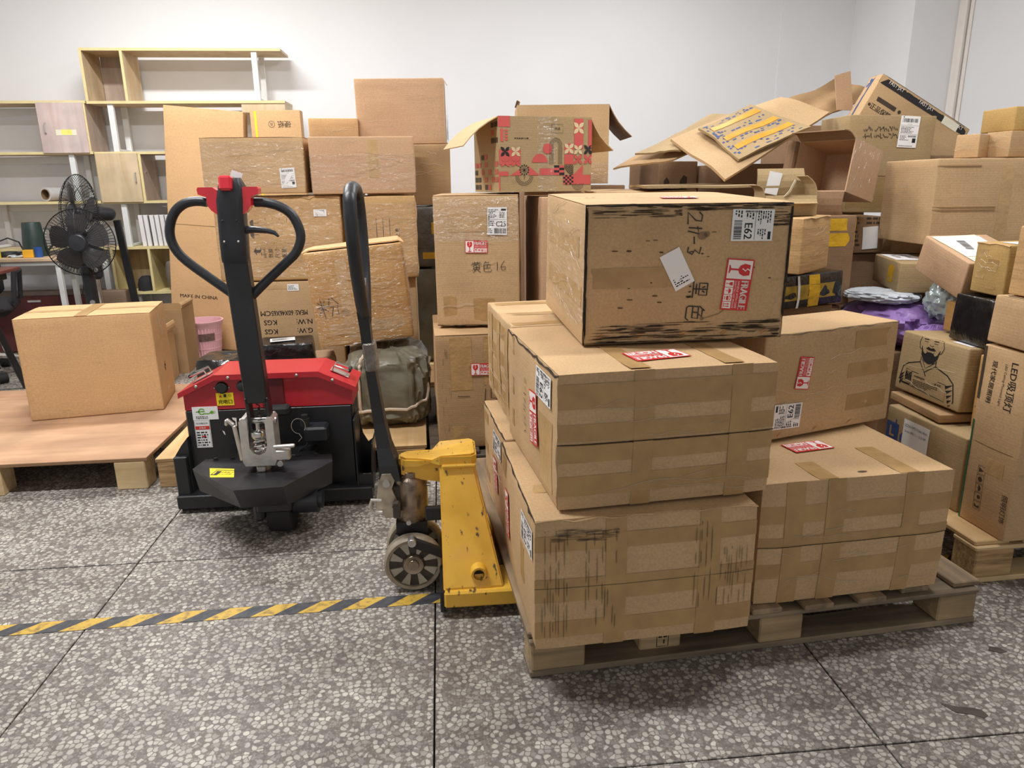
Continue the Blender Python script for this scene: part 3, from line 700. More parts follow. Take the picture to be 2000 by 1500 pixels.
def open_carton(name, label, q, mat, flaps, cat='box', group=None, t=0.005, inner=None, depth=None, bottom=True):
    """open-topped box with hinged flaps: flaps = [(edge, angle, length)], angle 0 closed, 90 upright, 180 flat outwards"""
    c = Carton(name, label, q, mat, cat, group, r=0.0005, bulge=0, dent=0, jit=0, plainbox=True)
    w, d, h = c.w, c.d, c.h; m = MB()
    m.box((0, -d/2+t/2, h/2), (w, t, h)); m.box((0, d/2-t/2, h/2), (w, t, h))
    m.box((-w/2+t/2, 0, h/2), (t, d-2*t, h)); m.box((w/2-t/2, 0, h/2), (t, d-2*t, h))
    if bottom: m.box((0, 0, t/2), (w-2*t, d-2*t, t))
    c.body = m.build('body', mat, c.root)
    for e, ang, L in flaps:
        a = math.radians(ang)
        hinge, inw, wd, along = {'F': (Vector((0, -d/2+t/2, h)), Vector((0, 1, 0)), w, Vector((1, 0, 0))), 'B': (Vector((0, d/2-t/2, h)), Vector((0, -1, 0)), w, Vector((1, 0, 0))), 'L': (Vector((-w/2+t/2, 0, h)), Vector((1, 0, 0)), d, Vector((0, 1, 0))), 'R': (Vector((w/2-t/2, 0, h)), Vector((-1, 0, 0)), d, Vector((0, 1, 0)))}[e]
        dr = inw*math.cos(a)+Vector((0, 0, 1))*math.sin(a); nr = along.cross(dr).normalized()
        fm = MB(); n = 4; vs = []; fs = []
        for s_ in (0.5, -0.5):
            for i in range(n+1):
                bend = 0.012*math.sin(PI*i/n)
                for k in (-1, 1): vs.append(hinge+dr*(0.002+L*i/n)+along*k*(wd/2-0.004-0.006*i/n)+nr*(s_*t*0.8+bend))
        K = 2*(n+1)
        for i in range(n):
            a_ = 2*i; fs += [(a_, a_+1, a_+3, a_+2), (K+a_, K+a_+2, K+a_+3, K+a_+1), (a_, a_+2, K+a_+2, K+a_), (a_+1, K+a_+1, K+a_+3, a_+3)]
        fs += [(0, K, K+1, 1), (2*n, 2*n+1, K+2*n+1, K+2*n)]
        fm.add(vs, fs).build('flap', inner or mat, c.root)
    return c

class Sheet:
    """flattened carton: a slab between four corner points (a-b-c-d counter-clockwise seen from above)"""
    def __init__(s, name, label, pts, mat, t=0.008, wave=0.012, group=None, seed=3, cat='cardboard', n=8, tear=0.0):
        P = [Vector(p) for p in pts]; s.c = sum(P, Vector())/4; s.P = [p-s.c for p in P]; s.wave = wave; s.seed = seed; s.tear = tear
        s.n = (s.P[2]-s.P[0]).cross(s.P[3]-s.P[1]).normalized()
        s.root = thing(name, label, cat, s.c, 0, group)
        s.t = t; m = MB(); vs = []; K = (n+1)**2
        for off in (t/2, -t/2):
            for j in range(n+1):
                for i in range(n+1): vs.append(s.surf(i/n, j/n, off))
        fs = []
        for j in range(n):
            for i in range(n):
                a = j*(n+1)+i; q = (a, a+1, a+n+2, a+n+1); fs += [q, tuple(x+K for x in q[::-1])]
        rim = [i for i in range(n+1)] + [j*(n+1)+n for j in range(1, n+1)] + [n*(n+1)+i for i in range(n-1, -1, -1)] + [j*(n+1) for j in range(n-1, 0, -1)]
        for a, b in zip(rim, rim[1:]+rim[:1]): fs.append((a, a+K, b+K, b))
        m.add(vs, fs).build('panel', mat, s.root, True)
    def surf(s, u, v, off=0.0):
        a, b, c, d = s.P
        p = a*(1-u)*(1-v)+b*u*(1-v)+c*u*v+d*(1-u)*v
        if s.tear:
            e = 1.0 if min(u, v, 1-u, 1-v) < 0.01 else 0.0
            p = p + (p*-1).normalized()*e*s.tear*abs(noise.noise(Vector((u*9, v*9, s.seed))))
        return p + s.n*(off + s.wave*noise.noise(Vector((u*2.3+s.seed, v*2.3, 0.3))))
    def patch(s, nm, u0, v0, u1, v1, mat, lift=0.0006, n=6):
        m = MB(); vs = []
        for j in range(n+1):
            for i in range(n+1): vs.append(s.surf(u0+(u1-u0)*i/n, v0+(v1-v0)*j/n, s.t/2+lift))
        fs = [(j*(n+1)+i, j*(n+1)+i+1, (j+1)*(n+1)+i+1, (j+1)*(n+1)+i) for j in range(n) for i in range(n)]
        return m.add(vs, fs).build(nm, mat, s.root, True, fix=False)
    def lay(s, nm, fl, cu, cv, su, sv, mats):
        m = MB(); m.v = [s.surf(cu+x*su, cv+y*sv, s.t/2+0.0012) for x, y in fl.v]; m.f = fl.f; m.mi = fl.mi
        o = m.build(nm, mats, s.root, fix=False); o['kind'] = 'stuff'
        return o

# ------------------------------------------------------------ the setting
def struct(name, mb, mat, parent=None, smooth=False):
    o = mb.build(name, mat, parent, smooth); o['kind'] = 'structure'; return o
XL, XR, YB, YF, ZC = -4.6, 3.86, 6.3, -3.4, 3.4
TX, TY, JX, JY = 1.0037, 1.05, -0.0585, 1.261
floor = struct('floor', MB().box(((XL+XR)/2, (YB+YF)/2, -0.06), (XR-XL+0.6, YB-YF+0.6, 0.08)), JOINT)
_tile = MB().box((0, 0, -0.0105), (TX-0.0045, TY-0.0045, 0.021), 0.0015).mesh('tile', TERRAZZO)
i0, i1 = math.floor((XL-JX)/TX), math.ceil((XR-JX)/TX); j0, j1 = math.floor((YF-JY)/TY), math.ceil((YB-JY)/TY)
for i in range(i0, i1):
    for j in range(j0, j1):
        o = link('tile', _tile, floor); o.location = (JX+(i+0.5)*TX, JY+(j+0.5)*TY, rnd.uniform(-0.0006, 0.0006))
struct('wall_back', MB().box(((XL+XR)/2, YB+0.06, ZC/2), (XR-XL+0.24, 0.12, ZC)), WALL)
struct('trim_1', MB().box((3.17, YB-0.008, ZC/2), (0.62, 0.016, ZC)), WALL)
struct('wall_right', MB().box((XR+0.06, (YB+YF)/2, ZC/2), (0.12, YB-YF, ZC)), WALL)
struct('wall_left', MB().box((XL-0.06, (YB+YF)/2, ZC/2), (0.12, YB-YF, ZC)), WALL)
struct('trim_2', MB().box(((3.48+XR)/2, (5.47+YB)/2, ZC/2), (XR-3.48, YB-5.47, ZC), 0.004), WALL)          # corner column
struct('trim_3', MB().box((XR-0.02, 5.43, ZC/2), (0.04, 0.08, ZC), 0.012).box((XR-0.008, 5.36, ZC/2), (0.016, 0.03, ZC), 0.006), WALL_TRIM)
struct('ceiling', MB().box(((XL+XR)/2, (YB+YF)/2, ZC+0.05), (XR-XL+0.3, YB-YF, 0.1)), CEIL)
struct('baseboard_back', MB().box(((XL+3.4)/2, YB-0.008, 0.05), (3.4-XL, 0.016, 0.1), 0.003), plain('grey_baseboard', srgb(120, 114, 110), 0.6))
for i, (x, y, p) in enumerate(LAMPS):
    wh = ['over the bookcase and centre stack', 'over the electric truck', 'over the parcel heap', 'over the fragile carton stack'][i]
    t = thing('ceiling_lamp', 'white ceiling batten lamp with two lit tubes ' + wh, 'lamp', (x, y, LAMP_Z), 0, 'ceiling tube lamps')
    MB().box((0, 0, 0.06), (1.28, 0.16, 0.05), 0.006).build('housing', WHITE_METAL, t)
    for s_ in (-1, 1):
        MB().box((s_*0.63, 0, 0.015), (0.03, 0.14, 0.045), 0.004).build('lampholder', WHITE_PLASTIC, t)
        MB().cyl((-0.615, s_*0.045, 0.01), (0.615, s_*0.045, 0.01), 0.013, seg=12).build('tube', TUBE_GLOW, t, True)
        MB().cyl((s_*0.45, 0, 0.085), (s_*0.45, 0, ZC-LAMP_Z), 0.006, seg=8).build('hanger', WHITE_METAL, t)

# floor marking tape
tp = thing('floor_tape', 'black and yellow striped marking tape on the floor before the trucks', 'tape', (-1.9, 1.940, 0.0008), 1.12)
MB().box((0.925, 0, 0.0002), (1.97, 0.056, 0.0005)).build('strip', HAZARD, tp)
tp = thing('floor_tape', 'short piece of striped marking tape between the two pallets at right', 'tape', (1.56, 2.005, 0.0008), 1.12)
MB().box((0.05, 0, 0.0002), (0.14, 0.056, 0.0005)).build('strip', HAZARD, tp)
def blob(name, label, pts, mat, z=0.0012, cat='stain'):
    c = Vector((sum(p[0] for p in pts)/len(pts), sum(p[1] for p in pts)/len(pts), 0))
    t = thing(name, label, cat, c); m = MB()
    m.prism([(p[0]-c.x, p[1]-c.y) for p in pts], 0.0006, z).build('smudge', mat, t)
blob('dirt_spot', 'dark dirt smudge on the terrazzo at lower right', [(1.17, 1.335), (1.205, 1.325), (1.222, 1.31), (1.238, 1.318), (1.236, 1.338), (1.22, 1.345), (1.205, 1.35), (1.19, 1.352), (1.155, 1.37)], DARK_GREASE)
blob('dirt_spot', 'dark dirt smudge on the terrazzo below the worn pallet corner', [(1.415, 1.545), (1.44, 1.53), (1.46, 1.535), (1.452, 1.552), (1.43, 1.562)], DARK_GREASE)

# ------------------------------------------------------------ pallets
def pallet(name, label, loc, yaw, w, d, h, blocks, slats, mats, bottom=True, along='y', ply=False, slat_gap=True, lift_last=False, stamp=False):
    t = thing(name, label, 'pallet', loc, yaw, 'wooden pallets')
    m_deck, m_block, m_str = mats
    bt = 0.018 if bottom else 0.0; dk = 0.016; st = 0.014
    rows = [0.05, d/2-0.05, d-0.05]
    if bottom:
        for y in rows: MB().box((w/2, y, bt/2), (w, 0.1, bt), 0.003).build('bottom_board', m_str, t)
    top = h-dk-(0 if ply else st)
    for ri, y in enumerate(rows):
        for k, (bx, bw) in enumerate(blocks):
            yo = 0.03 if (k == 1 and len(blocks) > 3 and ri == 0) else 0.0
            b = MB().box((bx, y+yo, (bt+top)/2), (bw, 0.1, top-bt), 0.004).build('block', m_block, t)
            if stamp and k == 1 and ri == 0:
                g = Flat(); g.line([(-.016, -.03), (.016, -.03), (.016, .03), (-.016, .03), (-.016, -.03)], .002); g.rect(-.012, -.004, -.002, .004); g.rect(.002, -.004, .012, .004); g.line([(.004, -.022), (.004, -.01)], .004); g.rect(-.01, .012, .01, .024)
                mm = MB(); mm.v = [(bx+0.006+x, y+yo-0.0505, (bt+top)/2+yv) for x, yv in g.v]; mm.f = g.f; mm.build('stamp', INK, b, fix=False)
        if not ply: MB().box((w/2, y, top+st/2), (w, 0.1, st), 0.003).build('stringer_board', m_str, t)
    if ply:
        MB().box((w/2, d/2, h-dk/2), (w, d, dk), 0.0015).build('plywood_deck', m_deck, t)
        for k in range(2): MB().box((w/2, -0.0004, h-dk*(0.3+0.4*k)), (w-0.004, 0.0012, 0.0016)).build('ply_layer', CORE, t)
    else:
        sw = slats[1]; n = slats[0]
        for k in range(n):
            x = sw/2+(w-sw)*k/(n-1); z = h-dk/2; rot = None; ln = d+rnd.uniform(-0.02, 0.012)
            if lift_last and k == n-1: z += 0.001; rot = Matrix.Rotation(0.012, 3, 'Z')
            MB().box((x+rnd.uniform(-.006, .006), d/2+rnd.uniform(-.008, .012), z), (sw, ln, dk), 0.003, rot).build('deck_board', m_deck, t)
    return t
pallet('pallet', 'worn grey wooden pallet under the stack of fragile cartons', (0.184, 1.573, 0), 4.3, 1.29, 1.25, 0.123, [(0.075, 0.14), (0.36, 0.115), (0.69, 0.125), (1.225, 0.12)], (9, 0.085), (GREY_WOOD_Y, BLOCK_WOOD, GREY_WOOD), lift_last=True, stamp=True)
pallet('pallet', 'plywood-topped pallet carrying one plain carton at left', (-2.52, 2.955, 0), 0.4, 1.262, 1.2, 0.14, [(0.075, 0.13), (0.60, 0.16), (1.19, 0.125)], None, (PLYWOOD, PINE, PINE), bottom=False, ply=True)
pallet('pallet', 'pale pine pallet lifted by the red and black truck', (-1.225, 2.965, 0), 1.4, 1.13, 0.98, 0.13, [(0.07, 0.13), (0.57, 0.13), (1.06, 0.13)], None, (PINE_Y, PLY_LAYERS, PINE), bottom=False, ply=True)
pallet('pallet', 'pine pallet under the tall stack of film-wrapped cartons', (-1.24, 4.02, 0), 0.5, 1.23, 1.0, 0.13, [(0.07, 0.13), (0.62, 0.13), (1.16, 0.13)], (7, 0.12), (PINE_Y, PINE, PINE))
pallet('pallet', 'dark old pallet under the cartons marked with yellow sixteen', (-0.075, 2.90, 0), 2.0, 1.1, 1.06, 0.12, [(0.07, 0.12), (0.55, 0.12), (1.03, 0.12)], (9, 0.085), (DARK_WOOD, DARK_WOOD, DARK_WOOD))
pallet('pallet', 'pale pallet with laminated blocks under the parcels at right', (1.60, 1.86, 0), 2.0, 1.25, 1.3, 0.14, [(0.07, 0.13), (0.62, 0.13), (1.18, 0.13)], (8, 0.12), (PINE_Y, PLY_LAYERS, PINE))

# ------------------------------------------------------------ main stack of fragile cartons
GA = 'fragile cartons stacked on the worn pallet'
def streaks(c, f, u0, v0, u1, v1, n, horiz, seed, mat, nm='scuff_marks', lmin=.02, lmax=.09, w0=.0012, w1=.004):
    r = random.Random(seed); g = Flat()
    for i in range(n):
        u, v = r.uniform(u0, u1), r.uniform(v0, v1); L = r.uniform(lmin, lmax); w = r.uniform(w0, w1)
        if horiz: a, b = u, min(u+L, u1); g.poly([(a, v), (a+(b-a)*.2, v+w/2), (b-(b-a)*.2, v+w*.4), (b, v), (b-(b-a)*.2, v-w/2), (a+(b-a)*.2, v-w*.4)])
        else: a, b = v, min(v+L, v1); g.poly([(u, a), (u-w/2, a+(b-a)*.2), (u-w*.4, b-(b-a)*.2), (u, b), (u+w/2, b-(b-a)*.2), (u+w*.4, a+(b-a)*.2)])
    return c.lay(nm, f, g, 0, 0, 0, [mat], lift=0.0016)
def worn_edge(c, f, side, seed, mat=None, depth=0.006):
    """frayed open corrugated edge along one side of a face"""
    U, V = c.dims(f); r = random.Random(seed); m = MB(); L = U if side in 'tb' else V; n = int(L/0.03); pts = []
    for i in range(n+1):
        q = L*i/n; k = r.uniform(0.001, depth)
        u, v = (q, V-k) if side == 't' else (q, k) if side == 'b' else (k, q) if side == 'l' else (U-k, q)
        pts.append(c.surf(f, u, v, c.top(f)+r.uniform(0.0005, 0.003)))
    return m.tube(pts, 0.002, 5, rads=[r.uniform(0.0008, 0.0034) for _ in pts]).build('frayed_edge', mat or DIRT_GAP_SHADE, c.root, True)

a1 = Carton('carton', 'bottom front taped carton with grey grime, on the left of the worn pallet', (.451, 1.807, .125, 3.2, .544, .547, .342, 0, 0), KRAFT, group=GA, bulge=.006)
a1.flaps('F', 'h', at=.49)
a1.tapes('F', [(.262, .302), (.128, .19), (.03, .075)], [(.168, .218), (.40, .452)])
a1.slab('flap_gap', 'F', .0, .1655, .544, .1672, .0062, .0066, SMEAR_GAP_SHADE)  # strip over the tape, coloured as the shade in the flap gap
a1.tape('T', .0, .16, .544, .21, TAPE_LIGHT)
def flutes(c, f, u0, u1, v0, v1, seed, mat, pitch=.0066, w=.0042, keep=.85):
    """grime rubbed onto the corrugation ridges: evenly spaced broken lines"""
    r = random.Random(seed); g = Flat(); u = u0
    while u < u1:
        v = v0+r.uniform(0, .03)
        while v < v1:
            L = r.uniform(.03, .11)
            if r.random() < keep: e = min(v+L, v1); g.poly([(u, v), (u+w/2, v+(e-v)*.2), (u+w*.4, e-(e-v)*.2), (u, e), (u-w/2, e-(e-v)*.2), (u-w*.4, v+(e-v)*.2)])
            v += L+r.uniform(.002, .02)
        u += pitch*r.choice((1, 1, 1, 2))
    return c.lay('grime_streaks', f, g, 0, 0, 0, [mat], lift=0.0022)
flutes(a1, 'F', .015, .075, .02, .32, 5, SMEAR_GAP_SHADE); flutes(a1, 'F', .12, .2, .04, .31, 7, SMEAR_GAP_SHADE, keep=.5); flutes(a1, 'F', .39, .435, .07, .315, 8, SMEAR_GAP_SHADE, keep=.7); flutes(a1, 'F', .45, .535, .06, .24, 9, SMEAR_GAP_SHADE, keep=.45)
streaks(a1, 'F', .03, .285, .2, .318, 40, True, 8, SMEAR_GAP_SHADE, 'grime_streaks', .02, .07, .002, .007)
a1.fragile('L', .13, .165, .14, -80); a1.ship('L', .45, .262, .075, .14, -88, 'E62', 3)
a1.tape('L', .36, .1, .41, .2); a1.tape('L', .02, .26, .09, .32)
worn_edge(a1, 'L', 't', 4); worn_edge(a1, 'F', 't', 9, KRAFT)

a2 = Carton('carton', 'middle front carton with a dark horizontal seam, resting on the grimy carton', (.488, 1.867, .473, 5.7, .54, .577, .331, 0, 0), KRAFT, group=GA, bulge=.005)
a2.flaps('F', 'h', at=.49, gap=.005).flaps('T', 'v', at=.0001, gap=.0001)
a2.tapes('F', [(.248, .308), (.17, .212), (.117, .160), (.034, .084)], [(.18, .229), (.423, .476)])
a2.fragile('T', .285, .125, .15, 188); a2.tape('T', .175, .01, .225, .3); a2.tape('T', .41, .01, .46, .3)
a2.fragile('L', .362, .163, .142, -84); a2.ship('L', .452, .272, .075, .145, -90, 'E62', 7)
for v in (.05, .15, .27): a2.tape('L', .0, v, .09, v+.052)
a2.tape('L', .41, .02, .53, .2, TAPE_GOLD if 'TAPE_GOLD' in globals() else TAPE_LIGHT)
a2.write('L', strokes(at([[(-.2, .4), (.2, .4), (-.2, -.2), (.25, -.2)], [(.5, .1), (.8, .1)], [(1.1, .4), (1.1, -.3)], [(1.4, .3), (1.8, .3), (1.5, -.3)], [(2.2, .4), (2.0, -.3), (2.5, -.3), (2.4, .2)], [(3.0, .3), (3.3, 0), (2.9, -.3)], [(3.7, .4), (3.6, -.3)], [(4.1, .3), (4.4, -.3)]], -2.2), .034, .0022), .25, .16, -90)
a2.slab('flap_gap', 'F', .0, .1625, .54, .1650, .0072, .0076, DIRT_GAP_SHADE); a2.strands('F', 9, 21)  # dark strip paints the shaded gap that the tape covers
worn_edge(a2, 'L', 't', 3, depth=.012); worn_edge(a2, 'L', 'r', 12, SMEAR_GAP_SHADE)

a3 = Carton('carton', 'large black-scuffed carton on top of the stack, marked with black marker', (.624, 2.108, .8200, 1.7, .546, .559, .358, 2.0, 0), KRAFT, group=GA, bulge=.003)
a3.flaps('T', 'h', at=.42)
streaks(a3, 'F', .008, .005, .538, .055, 120, True, 1, DIRT_GAP_SHADE, lmin=.02, lmax=.1); streaks(a3, 'F', .008, .325, .25, .358, 38, True, 2, DIRT_GAP_SHADE); streaks(a3, 'F', .4, .30, .54, .358, 46, True, 3, DIRT_GAP_SHADE, lmax=.06); streaks(a3, 'F', .25, .34, .45, .358, 25, True, 4, DIRT_GAP_SHADE)
streaks(a3, 'F', .06, .06, .5, .32, 22, True, 14, DIRT_GAP_SHADE, lmin=.006, lmax=.02, w0=.002, w1=.006); streaks(a3, 'F', .001, .01, .006, .35, 60, False, 15, DIRT_GAP_SHADE, w0=.002, w1=.005); streaks(a3, 'F', .538, .05, .545, .35, 50, False, 16, DIRT_GAP_SHADE, w0=.002, w1=.005)
worn_edge(a3, 'F', 'l', 41, DIRT_GAP_SHADE); worn_edge(a3, 'F', 'r', 42, SMEAR_GAP_SHADE); worn_edge(a3, 'F', 't', 43, DIRT_GAP_SHADE); worn_edge(a3, 'F', 'b', 44, SMEAR_GAP_SHADE)
a3.ship('F', .437, .302, .08, .112, -91, 'E62', 11)
a3.decal('address_slip', 'slip_print', 'F', .243, .194, .056, .1, 28, PAPER, Flat().scribble_lines(-.022, -.042, .022, -.018, 4, seed=4), [INK], 'mostly blank white slip stuck on at an angle')
a3.fragile('F', .408, .149, .135, -95)
a3.write('F', strokes(at([[(-.3, .3), (-.1, .5), (.25, .45), (.2, .1), (-.3, -.4), (.4, -.4)]], -1.25) + at([[(-.25, .2), (.2, .3), (.0, -.4)], [(-.1, .5), (-.2, -.35)]], -.45) + at([[(-.2, 0), (.25, .02)]], .1) + at([[(-.2, .45), (.2, .35), (-.05, .05), (.22, -.1), (.05, -.4), (-.25, -.35)]], .75), .042, .0035), .283, .272, -88)
a3.write('F', strokes(at(HEI, -.6) + at(SE, .6), .052, .0035), .30, .11, -94)
blotch = Flat(); blotch.disc(0, 0, .014, n=14, ry=.011); blotch.disc(.012, .004, .008, n=10); a3.write('F', blotch, .305, .278, 0, SMEAR_GAP_SHADE, 'ink_blot')
tail = Flat(); tail.line([(.07, .03), (.045, .012), (.02, .004), (0, 0)], .004); tail.disc(0, 0, .006, n=10); a3.write('F', tail, .318, .062, 0, SMEAR_GAP_SHADE, 'ink_blot')
for k, u in enumerate((.045, .15, .265, .38, .49)):
    g = Flat(); g.line([(-.008, -.004), (.008, .006)], .0022); g.line([(-.006, -.01), (.01, 0)], .0022); a3.write('F', g, u, .024, 0, plain('copper_staple', srgb(190, 130, 80), .35, metal=.8), 'staple')
a3.fragile('T', .31, .2, .10, 170); a3.tape('L', .06, .22, .5, .275, TAPE_LIGHT); a3.tape('L', .06, .1, .54, .15, TAPE_LIGHT); a3.film('L', .05, .3); a3.strands('L', 10, 5)
a3.tape('F', .0, .148, .22, .2, TAPE, lift=1)
sp = Flat()
for u, v, q in ((.07, .30, 1), (.09, .305, 2), (.19, .31, 3), (.21, .305, 4), (.225, .31, 5)): sp.disc(u, v, .006, n=8, ry=.009)
a3.write('T', sp, 0, 0, 0, DIRT_GAP_SHADE, 'ink_blot')

a1b = Carton('carton', 'bottom rear carton beside the yellow jack, half hidden on the worn pallet', (.440, 2.325, .125, 5.3, .57, .42, .342, 0, 0), KRAFT, group=GA)
a1b.ship('L', .29, .275, .07, .13, -90, 'E62', 13); a1b.fragile('L', .25, .155, .12, -88); worn_edge(a1b, 'L', 't', 7)
for v in (.06, .17, .28): a1b.tape('L', .02, v, .1, v+.04)
a1b.strands('L', 6, 2)
a2b = Carton('carton', 'middle rear carton with tape straps across its top, behind the seam carton', (.478, 2.42, .485, 5.1, .6, .5, .32, 0, 0), KRAFT, group=GA)
a2b.tape('T', .0, .02, .6, .07, TAPE); a2b.tape('T', .0, .2, .6, .25, TAPE_LIGHT); a2b.tape('T', .0, .42, .6, .47, TAPE)
for v in (.03, .1, .16, .25): a2b.tape('L', .0, v, .48, v+.045, TAPE if v != .1 else TAPE_LIGHT)
for u in (.08, .25, .40): a2b.tape('L', u, .0, u+.05, .3, TAPE_LIGHT, lift=3)
a2b.strands('L', 6, 3)

b1 = Carton('carton', 'bottom right taped carton with an exposed top on the worn pallet', (1.046, 1.921, .1265, 4.1, .547, .53, .348, 0, 0), KRAFT, group=GA, bulge=.005)
b1.flaps('F', 'h', at=.485)
b1.tapes('F', [(.235, .285), (.168, .195), (.075, .118)], [(.065, .118), (.18, .232), (.405, .455)])
b1.fragile('T', .262, .232, .13, 187); b1.tape('T', .39, .005, .445, .2); b1.tape('T', .16, .005, .213, .125)
b1.slab('flap_gap', 'F', .0, .168, .547, .1698, .0072, .0076, DIRT_GAP_SHADE); b1.strands('F', 12, 7)  # dark strip painted for the shade between the two flaps
sp = Flat(); sp.disc(.30, .035, .014, n=10, ry=.006); b1.write('T', sp, 0, 0, 0, DIRT_GAP_SHADE, 'ink_blot')
b2 = Carton('carton', 'upper right carton turned askew beside the black-scuffed carton', (1.117, 2.111, .478, 17.6, .53, .228, .322, 0, 0), KRAFT, group=GA)
b2.fragile('F', .152, .197, .098, 82); b2.ship('F', .104, .07, .077, .104, 88, 'E62', 17)
b2.tape('F', .35, .25, .53, .305, TAPE); b2.tape('F', .33, .16, .53, .205, TAPE); b2.tape('F', .34, .055, .53, .105, TAPE); b2.strands('F', 8, 9)
for u in (.08, .22, .36):
    g = Flat(); g.line([(-.008, -.004), (.008, .006)], .0022); b2.write('F', g, u, .016, 0, MATS['copper_staple'], 'staple')
worn_edge(b2, 'F', 't', 51, SMEAR_GAP_SHADE)

# ------------------------------------------------------------ soft bundles
def bundle(name, label, loc, size, mat, seed=1, ex=3.0, fold=0.03, fine=0.012, yaw=0, cat='bag', group=None, seg=56, rings=30, part='wrapping', flat=True):
    t = thing(name, label, cat, loc, yaw, group)
    def P(a, b, off=0.0):
        ca, sa, cb, sb = math.cos(a), math.sin(a), math.cos(b), math.sin(b)
        e = 2.0/ex; pw = lambda v: math.copysign(abs(v)**e, v)
        n = Vector((pw(ca)*pw(sb), pw(sa)*pw(sb), pw(cb)))
        q = Vector((n.x*3+seed, n.y*3, n.z*3))
        an = math.atan2(n.y, n.x)
        k = 1+fold*(.5-abs(noise.noise(q*0.9))*2.4)+fine*noise.noise(q*4)+fold*0.9*(.3-abs(noise.noise(Vector((math.cos(an)*5+seed, math.sin(an)*5+n.z*1.4, n.z*1.0)))))+fine*(1-abs(noise.noise(Vector((math.cos(an)*9, math.sin(an)*9+seed, n.z*1.5))))*3)*abs(sb)
        p = Vector((n.x*size[0]/2, n.y*size[1]/2, n.z*size[2]/2))*(k+off)
        p.z += size[2]/2
        if flat: p.z = max(p.z, 0.0)
        return p
    vs, fs = [], []
    for j in range(rings+1):
        for i in range(seg): vs.append(P(2*PI*i/seg, PI*(0.004+0.992*j/rings)))
    for j in range(rings):
        for i in range(seg): fs.append((j*seg+i, j*seg+(i+1) % seg, (j+1)*seg+(i+1) % seg, (j+1)*seg+i))
    fs += [tuple(range(seg))[::-1], tuple(range(rings*seg, (rings+1)*seg))]
    MB().add(vs, fs).build(part, mat, t, True)
    return t, P

# ------------------------------------------------------------ cartons beside the stack
c2 = Carton('carton', 'lower carton with a fragile sticker, behind the yellow jack', (.136, 3.212, .12, 2, .37, .5, .5, 0, 0), KRAFT_DARK, bulge=.003, dent=.005)
c2.fragile('F', .192, .35, .095, -1); c2.write('F', strokes([[(-1.6, 0), (-.9, -.03)], [(0, .4), (-.05, -.4)], [(.3, .4), (.3, -.2), (.55, -.2)], [(.62, .4), (.6, -.45)]], .075, .003), .205, .235, 0)
c2.tape('F', .06, .26, .15, .49); c2.tape('F', .2, .28, .3, .49, TAPE); c2.tape('F', .05, .02, .12, .1); streaks(c2, 'F', .01, .05, .06, .45, 14, False, 3, SMEAR_GAP_SHADE, lmax=.05)
c2.flaps('T', 'h')
c1 = Carton('carton', 'upright carton with black code C25 label, under the red-patterned open box', (.173, 3.313, .632, -6.1, .358, .46, .548, .6, 0), KRAFT, bulge=.004)
c1.flaps('T', 'h')
c1.ship('F', .269, .443, .082, .112, -1, 'C25', 23); c1.fragile('F', .178, .339, .095, -1)
c1.write('F', strokes(at(HUANG, -.95) + at(SE, .05) + at([[(0, .4), (-.04, -.4)]], 1.0) + at([[(.15, .45), (-.2, -.05), (-.1, -.4), (.2, -.35), (.22, -.05), (-.15, -.1)]], 1.5), .046, .0024), .22, .255, 2)
c1.tape('F', .03, .0, .085, .13); c1.tape('F', .16, .0, .25, .12); c1.tape('F', .06, .4, .26, .47, TAPE_LIGHT); c1.film('F', .36, .54); c1.strands('F', 4, 31); worn_edge(c1, 'F', 'b', 5)
c3 = Carton('carton', 'carton standing behind the black-scuffed carton, only its left edge showing', (.66, 3.32, .12, 2, .5, .5, 1.048, 0, 0), KRAFT_PINK)
c3.tape('F', .02, .3, .1, .36)
Sheet('cardboard_sheet', 'flattened cardboard lying on the carton behind the scuffed top carton', [(.66, 3.1, 1.176), (1.10, 3.12, 1.178), (1.12, 3.6, 1.182), (.69, 3.6, 1.18)], KRAFT, .012, .006, seed=7)
Sheet('cardboard_sheet', 'second flattened cardboard piece poking out right of the first', [(.86, 3.05, 1.199), (1.32, 3.02, 1.196), (1.36, 3.42, 1.202), (.90, 3.5, 1.204)], KRAFT_OLIVE, .010, .006, seed=9)

# printed open box
pb = open_carton('open_box', 'open box printed with red and black geometric patterns', (.408, 3.30, 1.187, 13, .413, .36, .297, 0, 0), KRAFT_OLIVE, [('L', 218, .185), ('R', 230, .17)], inner=KRAFT_INNER)
PX = lambda x: (x-982)/180*.413
PY = lambda y: (378-y)/152*.297
g = Flat(); K, Rr, Cc = 0, 1, 2
def pr(x0, y0, x1, y1, m, lay=0): g.rect(PX(x0), PY(y1), PX(x1), PY(y0), m, lay)
def petal(x, y, r, ang, m, lay):
    a = math.radians(ang); c, s_ = math.cos(a), math.sin(a); pts = []
    for i in range(7): t = i/6; pts.append((t*r, .26*r*math.sin(PI*t)))
    for i in range(5, 0, -1): t = i/6; pts.append((t*r, -.26*r*math.sin(PI*t)))
    g.poly([(x+px*c-py*s_, y+px*s_+py*c) for px, py in pts], m, lay)
def flower(x, y, r, m, lay):
    X, Y = PX(x), PY(y); q = r*.413/180
    for a in range(4):
        g.disc(X, Y, 0.0001, m, lay, 4)
        a0 = math.radians(45+90*a); petal(X+q*.0*math.cos(a0), Y, q*1.15, 45+90*a, m, lay)
pr(982, 226, 1004, 247, Rr); pr(1127, 229, 1145, 290, Rr); pr(1155, 231, 1162, 290, Rr); pr(983, 292, 1023, 322, Rr); pr(982, 336, 1000, 345, Rr)
